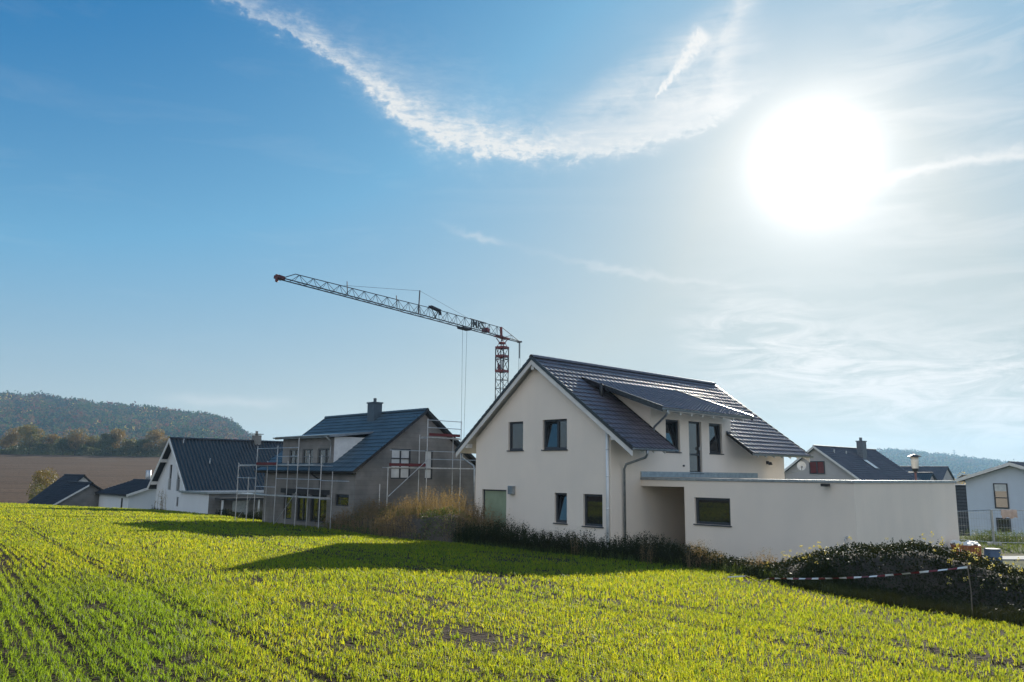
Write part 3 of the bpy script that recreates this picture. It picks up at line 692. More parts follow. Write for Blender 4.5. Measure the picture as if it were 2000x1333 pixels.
    tag(p.build('downpipe', M_whitepipe, h, off, smooth=True), 'white painted pipe at the gable corner')
    MB().tube([(-9.54, .1, .95), (-9.54, .1, .75), (-8.5, -.02, .35), (-8.43, -.02, .2), (-8.43, -.02, zf)], .045, 10).build('downpipe', M_zinc, h, off, smooth=True)
    # vent pipe on the roof
    q = (-1.75, 1.55); MB().tube([(q[0], q[1], zr(q[0]) - .1), (q[0], q[1], zr(q[0]) + .62)], .07, 10).build('vent_pipe', M_black, h, off, smooth=True)
    # windows
    a = holes[0]; window(h, off, 'v', a[0], a[1], a[2], a[3], 0, 1, rail=())
    a = holes[1]; window(h, off, 'v', a[0], a[1], a[2], a[3], 0, 1, mull=(.58,), tilt=9)
    a = holes[2]; window(h, off, 'v', a[0], a[1], a[2], a[3], 0, 1, glass=M_glass_b, fw=.06, sill=False)
    a = holes[3]; window(h, off, 'v', a[0], a[1], a[2], a[3], 0, 1, tilt=10)
    a = holes[4]; window(h, off, 'v', a[0], a[1], a[2], a[3], 0, 1)
    window(h, off, 'v', 2.64, 4.24, -1.90, -.87, gv, 1, fw=.10)
    a = sh[0]; window(h, off, 'u', a[0], a[1], a[2], a[3], 0, -1, tilt=10)
    a = sh[2]; window(h, off, 'u', a[0], a[1], a[2], a[3], 0, -1, tilt=4)
    a = sh[1]; d = window(h, off, 'u', a[0], a[1], a[2], a[3], 0, -1, rail=(.36,), sill=True, name='balcony_door')
    MB().box(-.075, -.02, a[1] - .16, a[1] - .12, 1.15, 1.30).build('handle', M_steel, d, off)
    # vent box, lamps, tap, satellite dish
    v = MB(); v.box(-5.93, -5.60, -.17, 0, -.94, -.56)
    for i in range(5): v.box(-5.92, -5.61, -.19, -.172, -.90 + i * .066, -.87 + i * .066)
    tag(v.build('wall_vent', M_zinc, h, off, bevel=.02), 'metal vent hood beside the large ground-floor window')
    l = MB(); l.tube([(8.15, gv, -.30), (8.15, gv - .12, -.30)], .03, 8); l.box(8.02, 8.28, gv - .30, gv - .10, -.34, -.24); l.build('wall_lamp', M_black, h, off, bevel=.02)
    l = MB(); l.box(.0, .10, 12.6, 12.74, .60, .76); l.lathe((.2, 12.67, .56), [(.0, .16), (.06, .15), (.11, .0), (.0, -.01)], 12); l.build('wall_lamp', M_frame, h, off)
    l = MB(); l.box(.0, .03, 5.12, 5.24, .38, .46); l.build('socket_cover', M_frame, h, off)
    tp = MB(); tp.tube([(8.72, gv, -2.08), (8.72, gv - .12, -2.08), (8.72, gv - .16, -2.12), (8.72, gv - .17, -2.3), (8.70, gv - .1, -2.75)], .022, 8); tp.tube([(8.72, gv - .1, -2.04), (8.82, gv - .1, -2.0)], .018, 6); tp.build('garden_tap', M_steel, h, off, smooth=True)
    ds = MB(); c = Vector((.75, 14.95, .55)); ax = Vector((.45, -.85, .25)).normalized(); s1 = ax.cross(Vector((0, 0, 1))).normalized(); s2 = s1.cross(ax); n = 20
    vs = [c - ax * .055]
    for rr_, dd_ in ((.08, -.045), (.16, -.02), (.23, .015)): vs += [c + ax * dd_ + s1 * math.cos(2 * math.pi * k / n) * rr_ + s2 * math.sin(2 * math.pi * k / n) * rr_ * 1.08 for k in range(n)]
    fs = [(0, 1 + k, 1 + (k + 1) % n) for k in range(n)] + [(1 + r_ * n + k, 1 + r_ * n + (k + 1) % n, 1 + (r_ + 1) * n + (k + 1) % n, 1 + (r_ + 1) * n + k) for r_ in range(2) for k in range(n)]
    ds.add(vs, fs); d = ds.build('satellite_dish', M_whitepipe, h, off, smooth=True)
    m = MB(); m.tube([(-.05, 14.42, .2), (.3, 14.75, .2), (.7, 14.98, .35), (.74, 14.97, .52)], .025, 8); m.tube([c - s2 * .23, c + ax * .28 - s2 * .13], .014, 6); m.box(*[f for p_, q_ in zip(c + ax * .28 - s2 * .13, (.04, .04, .035)) for f in (p_ - q_, p_ + q_)]); m.build('dish_arm', M_zinc, d, off)
main_house()

# ------------------------------------------------------------------ grey shell of a house behind scaffolding
H2C = (-8.56, 44., 0)
def house_two():
    zf = -3.25; off = (0, 0, zf)
    h = thing('house', 'unfinished grey base-coated house with blue-grey tiled roof and flat-roofed dormer behind scaffolding', 'house', (H2C[0], H2C[1], zf), -PSI)
    VR, ZR, S = 4.96, 3.67, .736; L0 = -11.45
    zr = lambda v: ZR - S * abs(v - VR)
    w = MB(); T = .22; D = .3
    gh = [(2.68, 4.06, -.38, 1.33), (5.10, 5.70, -.40, 1.30)]
    w.holed([(-.3, .35, zf), (-.3, 9.6, zf), (-.3, 9.6, zr(9.6) - T), (-.3, VR, ZR - T), (-.3, .35, zr(.35) - T)], [rect_u(a, b, c, d, -.3) for a, b, c, d in gh], (-D, 0, 0))
    fh = [(-8.2, -7.2, -2.9, -1.32), (-6.6, -5.3, -2.95, -1.32), (-5.0, -3.2, -2.9, -1.32), (-2.3, -.9, -1.9, -1.25)]
    w.holed([(-10.9, .35, zf), (-.3, .35, zf), (-.3, .35, zr(.35) - T), (-10.9, .35, zr(.35) - T)], [rect_v(a, b, c, d, .35) for a, b, c, d in fh], (0, D, 0))
    w.add([(-10.9, .35, zf), (-10.9, 9.6, zf), (-10.9, 9.6, zr(9.6) - T), (-10.9, VR, ZR - T), (-10.9, .35, zr(.35) - T)], [(0, 1, 2, 3, 4)])
    w.add([(-10.9, 9.6, zf), (-.3, 9.6, zf), (-.3, 9.6, zr(9.6) - T), (-10.9, 9.6, zr(9.6) - T)], [(0, 1, 2, 3)])
    w.build('wall', M_block, h, off, fix=False)
    xv = Vector((-1, 0, 0)); k = math.hypot(1, S)
    r = MB(); r.a = []
    # the front slope leaves the dormer free
    d0, d1 = -9.2, -3.1; vt = 3.15
    for p in (tiles((0, 0, zr(0)), xv, Vector((0, 1, S)).normalized(), -d1 + .12, vt * k, tw=.36, tc=.40, amp=.014, drop=.036, seed=11), tiles((d0 - .12, 0, zr(0)), xv, Vector((0, 1, S)).normalized(), d0 - .12 - L0, vt * k, tw=.36, tc=.40, amp=.014, drop=.036, seed=12),
              tiles((d1 - .12, 0, zr(0)), xv, Vector((0, 1, S)).normalized(), d1 - d0, .62 * k, tw=.36, tc=.40, amp=.014, drop=.036, seed=15),
              tiles((0, vt, zr(vt)), xv, Vector((0, 1, S)).normalized(), -L0, (VR - vt) * k, tw=.36, tc=.40, amp=.014, drop=.036, seed=13), tiles((0, 9.9, zr(9.9)), xv, Vector((0, -1, S)).normalized(), -L0, (9.9 - VR) * k, tw=.36, tc=.40, amp=.014, drop=.036, seed=14)):
        r.add(p.v, p.f); r.a += p.a
    ridge_caps(r, (.02, VR, ZR + .03), (L0 - .02, VR, ZR + .03), .12)
    rf = r.build('roof', M_tile_blue, h, off, fix=False)
    b = MB()
    for (x0, x1, a, c) in ((d1, -.03, 0, vt), (L0 + .03, d0, 0, vt), (L0 + .03, -.03, vt, VR), (L0 + .03, -.03, 9.86, VR), (d0, d1, 0, .6)):
        b.prism([(x0, a, zr(a) - .01), (x0, c, zr(c) - .01), (x0, c, zr(c) - .15), (x0, a, zr(a) - .15)], (x1 - x0, 0, 0))
    b.build('roof_boarding', M_dark, rf, off)
    for x in (0., L0 - .04):
        vg = MB(); vg.prism([(x, 0, zr(0) + .06), (x, VR, ZR + .06), (x, 9.9, zr(9.9) + .06), (x, 9.9, zr(9.9) - .14), (x, VR, ZR - .14), (x, 0, zr(0) - .14)], (.04, 0, 0)); vg.build('verge', M_tile_dark, rf, off)
    # chimney
    c = MB(); c.box(-5.25, -4.5, VR - .75, VR - .15, 2.9, 4.28); c.box(-5.30, -4.45, VR - .80, VR - .10, 4.28, 4.36); c.tube([(-4.87, VR - .45, 4.36), (-4.87, VR - .45, 4.62)], .10, 12)
    c.build('chimney', mat('slate_cladding', (.07, .10, .13), (.05, .075, .10), 4., .6), h, off)
    # dormer
    dz = 2.02; w = MB(); vf = .62
    dh = [(-8.35, -7.3, .40, 1.33), (-6.72, -5.46, .40, 1.33), (-4.92, -3.62, .40, 1.34)]
    w.holed([(d0, vf, zr(vf) - .1), (d1, vf, zr(vf) - .1), (d1, vf, dz), (d0, vf, dz)], [rect_v(a, b_, c_, d_, vf) for a, b_, c_, d_ in dh], (0, .25, 0))
    dmr = w.build('dormer', M_block, h, off, fix=False)
    for nm, x, m_ in (('dormer_cheek', d1 + .004, M_white), ('dormer_cheek', d0 - .004, M_block)):
        MB().prism([(x, vf + .004, zr(vf) - .1), (x, vf + .004, dz - .002), (x, VR - (ZR - dz) / S, dz - .002)], (-.02, 0, 0)).build(nm, m_, dmr, off)
    rr = MB(); rr.prism([(d0 - .45, vf - .35, dz + .10), (d0 - .45, 3.25, dz + .40), (d0 - .45, 3.25, dz + .28), (d0 - .45, vf - .35, dz - .06)], (d1 - d0 + .65, 0, 0)); rr.build('dormer_roof', M_zinc, dmr, off)
    gutter(MB(), (d0 - .5, vf - .42, dz + .06), (d1 + .22, vf - .42, dz + .06), .07).build('gutter', M_zinc, dmr, off)
    gutter(MB(), (L0, -.06, zr(0) - .02), (.05, -.06, zr(0) - .02), .08).build('gutter', M_black, h, off)
    MB().tube([(d1 - .25, vf - .42, dz), (d1 - .25, vf - .08, dz - .3), (d1 - .25, vf - .08, .55)], .05, 8).build('downpipe', M_zinc, h, off, smooth=True)
    MB().tube([(-4.4, -.06, -.05), (-4.4, .05, -.2), (-3.9, .27, -.5), (-3.9, .27, zf)], .05, 8).build('downpipe', M_black, h, off, smooth=True)
    gf = mat('grey_frame', (.14, .15, .16), (.10, .11, .12), 5., .5)
    M_gsky = M_white
    for a in dh: window(h, off, 'v', a[0], a[1], a[2], a[3], vf, 1, fw=.07, mull=(.6,), rail=(.5,), deep=.1, frame=gf, sill=False)
    for a in gh[:1]: window(h, off, 'u', a[0], a[1], a[2], a[3], -.3, -1, fw=.07, mull=(.5,), rail=(.36, .68), deep=.1, frame=M_frame, glass=M_glass_sky, sill=False)
    window(h, off, 'u', *gh[1], -.3, -1, fw=.07, rail=(.36,), deep=.1, frame=M_frame, glass=M_glass_sky, sill=False)
    for i, a in enumerate(fh): window(h, off, 'v', a[0], a[1], a[2], a[3], .35, 1, fw=.07, mull=(.5,) if i in (1, 2) else (), deep=.12, sill=False, name='patio_door' if i < 3 else 'window', glass=M_glass)
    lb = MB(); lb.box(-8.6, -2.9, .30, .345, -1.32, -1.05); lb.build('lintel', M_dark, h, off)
    MB().box(-.34, -.305, .4, 9.6, -3.2, -1.62).build('plinth', M_concrete, h, off)
M_glass_sky = glassmat('glass_painted_sky', (.85, .88, .9), 1.5, .3)  # pale colour painted on the panes for sky seen through the far windows
house_two()

def scaffold(name, label, axis, posts, levels, off_wall, zg, ztop, planks, rails, group):
    """frames of two uprights; axis 'u' runs along u at v=off_wall, axis 'v' runs along v at u=off_wall"""
    o = thing(name, label, 'scaffold', (H2C[0], H2C[1], zg), -PSI, group); off = (0, 0, zg); dpt = .73
    def P(a, d, z): return (a, off_wall - d, z) if axis == 'u' else (off_wall + d, a, z)
    for i, (a, zt) in enumerate(posts):
        m = MB()
        for d in (0, dpt): m.tube([P(a, d, zg), P(a, d, zt - (0 if d else .9))], .028, 6); m.box(*[f for p_, q_ in zip(P(a, d, zg), (.08, .08, .01)) for f in (p_ - q_, p_ + q_)])
        for z in levels:
            if z < zt: m.tube([P(a, 0, z - .06), P(a, dpt, z - .06)], .024, 6)
        m.build('frame', M_steel, o, off)
    for (a, b, z) in planks:
        m = MB(); p, q = P(a + .03, .06, z - .03), P(b - .03, dpt - .06, z + .03); m.box(min(p[0], q[0]), max(p[0], q[0]), min(p[1], q[1]), max(p[1], q[1]), min(p[2], q[2]), max(p[2], q[2])); m.build('deck', M_steel, o, off)
    for (a, b, z, kind) in rails:
        m = MB()
        if kind == 'rail': m.tube([P(a, dpt + .03, z), P(b, dpt + .03, z)], .022, 6); m.build('guard_rail', M_steel, o, off)
        elif kind == 'brace': m.tube([P(a, dpt + .03, z), P(b, dpt + .03, z + 2.)], .020, 6); m.build('brace', M_steel, o, off)
        else:
            p, q = P(a, dpt + .01, z), P(b, dpt + .035, z + .16); m.box(min(p[0], q[0]), max(p[0], q[0]), min(p[1], q[1]), max(p[1], q[1]), z, z + .16); m.build('toe_board', M_plank, o, off)
    return o
scaffold('scaffold', 'steel facade scaffold with two deck levels along the patio doors of the grey house', 'u', [(-11.9, .5), (-9.4, 1.5), (-6.8, 1.5), (-4.3, 1.9), (-1.7, .9)], (-1.45, .35), -.25, -3.3, 2.0,
         [(-11.9, -9.4, -1.45), (-9.4, -6.8, -1.45), (-6.8, -4.3, -1.45), (-4.3, -1.7, -1.45), (-11.9, -9.4, .35), (-9.4, -6.8, .35), (-6.8, -4.3, .35), (-4.3, -2.6, .35)],
         [(-11.9, -9.4, -.45, 'rail'), (-4.3, -1.7, -.45, 'rail'), (-4.3, -1.7, -.95, 'rail'), (-9.4, -6.8, 1.35, 'rail'), (-1.7, 1.2, -.5, 'rail'), (-6.8, -4.3, -.45, 'rail'), (-9.4, -6.8, -.95, 'rail'), (-6.8, -4.3, 1.35, 'rail'), (-6.8, -4.3, .85, 'rail'), (-11.9, -9.4, -3.3, 'brace'), (-9.4, -6.8, .35, 'toe'), (-6.8, -4.3, -3.2, 'brace')], 'scaffolds around the grey house')
scaffold('scaffold', 'steel scaffold tower with dark red toe boards in front of the grey gable', 'v', [(1.45, .25), (4.1, 3.05), (6.6, 3.05), (9.2, 1.2)], (.25, 2.0), .45, -3.3, 3.0,
         [(1.5, 4.1, .25), (4.1, 6.6, .25), (6.6, 9.2, .25), (4.1, 6.6, 2.0)],
         [(1.5, 4.0, .33, 'toe'), (4.2, 6.5, 2.08, 'toe'), (4.1, 6.6, 2.98, 'rail'), (4.1, 6.6, 2.55, 'rail'), (6.6, 9.2, 1.2, 'rail'), (6.6, 9.2, .75, 'rail'), (4.1, 6.6, 1.2, 'rail'), (1.5, 4.1, 1.2, 'rail'), (1.5, 4.1, -1.3, 'brace'), (4.1, 6.6, .75, 'rail')], 'scaffolds around the grey house')

# ------------------------------------------------------------------ white house with black glazed tiles further left
def house_three():
    zf = -3.75; off = (0, 0, zf)
    h = thing('house', 'white house with steep black glazed tile roof and small chimney left of the scaffolding', 'house', (-27.52, 70, zf), -PSI)
    UR, ZR, S = -4.35, 2.82, 1.02; zr = lambda u: ZR - S * abs(u - UR)
    Wl, Wr, L = -8.0, -.6, 11.
    w = MB(); T = .3
    hs = [(-5.2, -4.62, -1.8, .47), (-3.3, -2.6, -1.85, .47), (-3.1, -2.65, -3.2, -2.37), (-2.05, -1.4, -3.6, -2.4)]
    w.holed([(Wl, 0, zf), (Wr, 0, zf), (Wr, 0, zr(Wr) - T), (UR, 0, ZR - T), (Wl, 0, zr(Wl) - T)], [rect_v(a, b, c, d, 0) for a, b, c, d in hs], (0, .2, 0))
    w.add([(Wr, 0, zf), (Wr, L, zf), (Wr, L, zr(Wr) - T), (Wr, 0, zr(Wr) - T)], [(0, 1, 2, 3)])
    w.add([(Wl, 0, zf), (Wl, L, zf), (Wl, L, zr(Wl) - T), (Wl, 0, zr(Wl) - T)], [(0, 1, 2, 3)])
    w.add([(Wl, L, zf), (Wr, L, zf), (Wr, L, zr(Wr) - T), (UR, L, ZR - T), (Wl, L, zr(Wl) - T)], [(0, 1, 2, 3, 4)])
    w.build('wall', M_plaster_w, h, off, fix=False)
    k = math.hypot(1, S); y = Vector((0, 1, 0)); e0, e1 = -8.72, .15; a, c = -.55, 11.6
    r = MB(); r.a = []
    for p in (tiles((e1, a, zr(e1)), y, Vector((-1, 0, S)).normalized(), c - a, (e1 - UR) * k, tw=.33, tc=.40, amp=.075, drop=.012, seed=21), tiles((e0, a, zr(e0)), y, Vector((1, 0, S)).normalized(), c - a, (UR - e0) * k, tw=.33, tc=.40, amp=.075, drop=.012, seed=22)):
        r.add(p.v, p.f); r.a += p.a
    ridge_caps(r, (UR, a, ZR + .03), (UR, c, ZR + .03), .13)
    rf = r.build('roof', M_tile_dark, h, off, fix=False)
    b = MB(); b.prism([(e0, a + .02, zr(e0) - .02), (UR, a + .02, ZR - .02), (e1, a + .02, zr(e1) - .02), (e1, a + .02, zr(e1) - .16), (UR, a + .02, ZR - .16), (e0, a + .02, zr(e0) - .16)], (0, c - a - .04, 0)); b.build('roof_boarding', M_dark, rf, off)
    for ua in (e0, e1):
        MB().prism([(ua, a - .05, zr(ua) + .02), (UR, a - .05, ZR + .02), (UR, a - .05, ZR - .34), (ua, a - .05, zr(ua) - .34)], (0, .06, 0)).build('barge_board', M_wood, h, off)
    for u in (UR - 1.6, UR - 3.6, UR + 1.6): MB().box(u - .1, u + .1, a, .02, zr(u) - .52, zr(u) - .22).build('purlin_end', M_wood, h, off)
    c_ = MB(); c_.box(UR - .35, UR + .35, 7.5, 8.15, 2.4, 3.42); c_.box(UR - .5, UR + .5, 7.35, 8.3, 3.50, 3.56); c_.tube([(UR, 7.8, 3.42), (UR, 7.8, 3.82)], .13, 10); c_.build('chimney', M_block, h, off)
    for u, v in ((-3.9, .55), (-2.2, 2.4)): MB().tube([(u, v, zr(u) - .05), (u + .02, v, zr(u) + .3), (u + .1, v, zr(u) + .42)], .055, 8).build('roof_vent', M_steel, h, off)
    gutter(MB(), (e1 + .06, a, zr(e1)), (e1 + .06, c, zr(e1)), .08).build('gutter', M_zinc, h, off)
    for i, a_ in enumerate(hs): window(h, off, 'v', *a_, 0, 1, fw=.07, rail=(.42,) if i < 2 else (), sill=False)
    for a_ in hs[:2]:
        m = MB(); z0 = a_[2] + .05
        for z in (0, .95): m.tube([(a_[0], -.03, z0 + z), (a_[1], -.03, z0 + z)], .02, 6)
        for i in range(6): x = a_[0] + (a_[1] - a_[0]) * i / 5; m.tube([(x, -.03, z0), (x, -.03, z0 + .95)], .012, 5)
        m.build('balustrade', M_steel, h, off)
    # low flat-roofed wing and carport
    g = MB(); zt = -1.9; g.add([(Wr, -.6, zf - .3), (5.1, -.6, zf - .3), (5.1, -.6, zt), (Wr, -.6, zt)], [(0, 1, 2, 3)]); g.add([(Wr, -.6, zf), (Wr, 0, zf), (Wr, 0, zt), (Wr, -.6, zt)], [(0, 1, 2, 3)])
    g.build('annex_wall', M_plaster_w, h, off, fix=False)
    g = MB(); g.add([(5.1, -.6, zf - .3), (5.1, 6.4, zf - .3), (5.1, 6.4, zt), (5.1, -.6, zt)], [(0, 1, 2, 3)]); g.build('annex_wall', M_block, h, off, fix=False)
    MB().box(Wr + .01, 5.3, -.85, 6.6, zt, zt + .16).build('annex_roof', M_zinc, h, off, bevel=.01)
    MB().box(5.32, 6.6, -.2, 6.9, zt - .45, zt - .30).build('carport_roof', M_dark, h, off)
    for v in (-.1, 3., 6.7): MB().box(6.4, 6.52, v, v + .12, zf - .3, zt - .45).build('carport_post', M_wood, h, off)
    m = MB(); m.box(5.12, 5.16, 1.4, 2.8, -3.6, -2.5); m.build('garage_door', M_zinc, h, off)
house_three()

def small_roof_house(name, label, x, y, zf, rz, hw, zr_, slope, y0, y1, wallm, roofm, ov=.4, chim=None, extra=None, boards=True):
    """simple gabled house; gable on y=y0; origin on the ridge line"""
    h = thing(name, label, 'house', (x, y, zf), rz); off = (0, 0, zf); zz = lambda u: zr_ - slope * abs(u)
    w = MB(); T = .2
    P = [(-hw, 0, zf), (hw, 0, zf), (hw, 0, zz(hw) - T), (0, 0, zr_ - T), (-hw, 0, zz(hw) - T)]
    w.prism([(a, y0 + ov, c) for a, b, c in P], (0, y1 - y0 - 2 * ov, 0)); w.build('wall', wallm, h, off)
    k = math.hypot(1, slope); e = hw + ov; yv = Vector((0, 1, 0)); r = MB(); r.a = []
    for p in (tiles((e, y0, zz(e)), yv, Vector((-1, 0, slope)).normalized(), y1 - y0, e * k, tw=.36, tc=.38, amp=.035, seg=3, seed=int(abs(x) * 7)), tiles((-e, y0, zz(e)), yv, Vector((1, 0, slope)).normalized(), y1 - y0, e * k, tw=.36, tc=.38, amp=.035, seg=3, seed=int(abs(x) * 5))):
        r.add(p.v, p.f); r.a += p.a
    ridge_caps(r, (0, y0, zr_ + .02), (0, y1, zr_ + .02), .12); rf = r.build('roof', roofm, h, off, fix=False)
    MB().prism([(-e, y0 + .02, zz(e) - .02), (0, y0 + .02, zr_ - .02), (e, y0 + .02, zz(e) - .02), (e, y0 + .02, zz(e) - .15), (0, y0 + .02, zr_ - .15), (-e, y0 + .02, zz(e) - .15)], (0, y1 - y0 - .04, 0)).build('roof_boarding', M_dark, rf, off)
    if boards:
        for yb in (y0 - .04, y1 - .02):
            for sgn in (-1, 1): MB().prism([(sgn * e, yb, zz(e) + .03), (0, yb, zr_ + .03), (0, yb, zr_ - .22), (sgn * e, yb, zz(e) - .22)], (0, .05, 0)).build('barge_board', M_wood, h, off)
    return h, off, zz
RU = math.pi / 2 - PSI
small_roof_house('house', 'small house with white gable and black roof beside the round autumn bush', -54.2, 102.8, -8., RU, 4.0, -.8, .87, -.4, 8.2, M_plaster_w, M_tile_matt, boards=False)
h, off, zz = small_roof_house('house', 'low house with wide black roof and bright white verge board sunk behind the field edge', -45.6, 88.2, -8., RU, 4.4, -1.5, .62, -.4, 8.5, M_block, M_tile_matt, boards=False)
MB().prism([(-4.7, -.46, zz(4.7) + .03), (-.3, -.46, zz(.3) + .03), (-.3, -.46, zz(.3) - .16), (-4.7, -.46, zz(4.7) - .16)], (0, .05, 0)).build('barge_board', M_wood, h, off)
small_roof_house('house', 'long dark roofed house with glinting tiles behind the low house with the white verge', -43.2, 97.0, -8., -PSI, 5.2, -1.15, .55, -.4, 15, M_block, M_tile_matt, boards=False)
h, off, zz = small_roof_house('house', 'low white walled house with dark roof and shiny flue left of the white gable house', -35.8, 84.3, -7., RU, 3.6, -1.15, .34, -.5, 9.5, M_plaster_w, M_tile_matt)
MB().tube([(.6, 6.9, -1.5), (.6, 6.9, -.05)], .28, 12).build('flue', M_steel, h, off, smooth=True)
w_ = MB(); w_.box(-3.64, -3.605, 1.6, 2.0, -4.2, -2.9); w_.build('window', M_glass, h, off)

def right_houses():
    h, off, zz = small_roof_house('house', 'grey house with red curtained gable window, chimney and skylight behind the garage', 32.7, 86.3, -6.6, -PSI, 5.4, 3.22, .73, -.45, 15.6, M_plaster_far, M_tile_far)
    window(h, off, 'v', -.75, .95, .27, 1.63, -.09, 1, fw=.1, mull=(.5,), deep=-.01, glass=M_curtain, sill=False)
    c = MB(); c.box(1.0, 1.65, 8.0, 9.1, 1.6, 3.95); c.box(.93, 1.72, 7.93, 9.17, 3.95, 4.05); c.tube([(1.3, 8.5, 4.05), (1.3, 8.5, 4.42)], .16, 10); c.build('chimney', mat('chimney_slate', (.15, .17, .19), (.09, .10, .12), 6, .6), h, off)
    zz1 = lambda u, d: (u, zz(u) + d)
    s = MB(); s.prism([(1.9, 7.2, zz(1.9) + .10), (3.3, 7.2, zz(3.3) + .10), (3.3, 7.2, zz(3.3) + .02), (1.9, 7.2, zz(1.9) + .02)], (0, 1.1, 0)); sk = s.build('skylight', M_frame, h, off)
    s = MB(); s.prism([(2.0, 7.3, zz(2.0) + .125), (3.2, 7.3, zz(3.2) + .125), (3.2, 7.3, zz(3.2) + .105), (2.0, 7.3, zz(2.0) + .105)], (0, .9, 0)); s.build('pane', glassmat('bright_glass', (.5, .52, .55), 2.2, .03), sk, off)
    for u, v in ((.9, 2.4), (1.0, 5.2)): MB().tube([(u, v, zz(u) - .05), (u, v, zz(u) + .35)], .08, 8).build('roof_vent', M_zinc, h, off)
    h, off, zz = small_roof_house('house', 'white house with shallow gable roof behind the site fence at the right', 39.42, 63.5, -5.5, -PSI, 3.42, 1.22, .34, -.5, 9.5, plaster('plaster_bluish', (.62, .70, .80), (.56, .63, .72)), M_tile_far, ov=.6)
    window(h, off, 'v', -1.42, -.42, -2.34, -.38, .07, 1, fw=.09, rail=(.42,), deep=-.01, blind=.3, glass=M_glass, sill=False)
    window(h, off, 'v', -1.42, -.42, -4.16, -3.07, .07, 1, fw=.09, rail=(.5,), deep=-.01, sill=False)
    # dark slatted shed between garage and white house
    t = thing('shed', 'dark slatted timber shed between the garage and the white house', 'shed', (42.3, 76.4, Gf(42.3, 76.4) - .3), -PSI)
    m = MB(); m.box(-1.3, 1.9, 0, 2.4, 0, 5.6); m.build('wall', M_dark, t)
    m = MB()
    for i in range(18): m.box(-1.32, 1.92, -.04, -.005, .15 + i * .3, .37 + i * .3)
    m.build('cladding', mat('dark_boards', (.07, .075, .09), (.045, .05, .06), 5, .7), t)
    MB().box(-1.5, 2.1, -.3, 2.6, 5.6, 5.7).build('roof', M_rgrey, t)
    for i, (x, y, z, w_, l_, rz, lb) in enumerate([(62, 135, .35, 4.6, 13, -PSI, 'brown-violet roofed house in the distance right of the street lamp'), (78, 150, .5, 4.4, 9, RU, 'distant dark roofed house beside the pale autumn tree'), (85, 152, .1, 4.0, 9, -PSI, 'distant house with pale gable left of the white house roof'), (95, 176, 2.0, 5, 12, RU, 'farthest dark roof above the pale gable in the distance')]):
        small_roof_house('house', lb, x, y, -7.5, rz, w_, z + .4, .7, -.4, l_, M_plaster_far, M_tile_far if i != 1 else M_tile_dark, boards=False)
    c = thing('church', 'tiny church with pointed spire on the far side of the village', 'church', (352, 700, -9), -.4)
    m = MB(); m.box(-2.2, 2.2, -2.2, 2.2, 0, 14); m.build('tower', M_plaster_far, c)
    m = MB(); m.add([(-2.4, -2.4, 14), (2.4, -2.4, 14), (2.4, 2.4, 14), (-2.4, 2.4, 14), (0, 0, 25)], [(0, 1, 4), (1, 2, 4), (2, 3, 4), (3, 0, 4), (3, 2, 1, 0)]); m.build('spire', M_tile_far, c)
    m = MB(); m.box(-16, -2.2, -4, 4, 0, 8); m.prism([(-16, -4.4, 8), (-16, 4.4, 8), (-16, 0, 13)], (13.8, 0, 0)); m.build('nave', M_plaster_far, c)
right_houses()

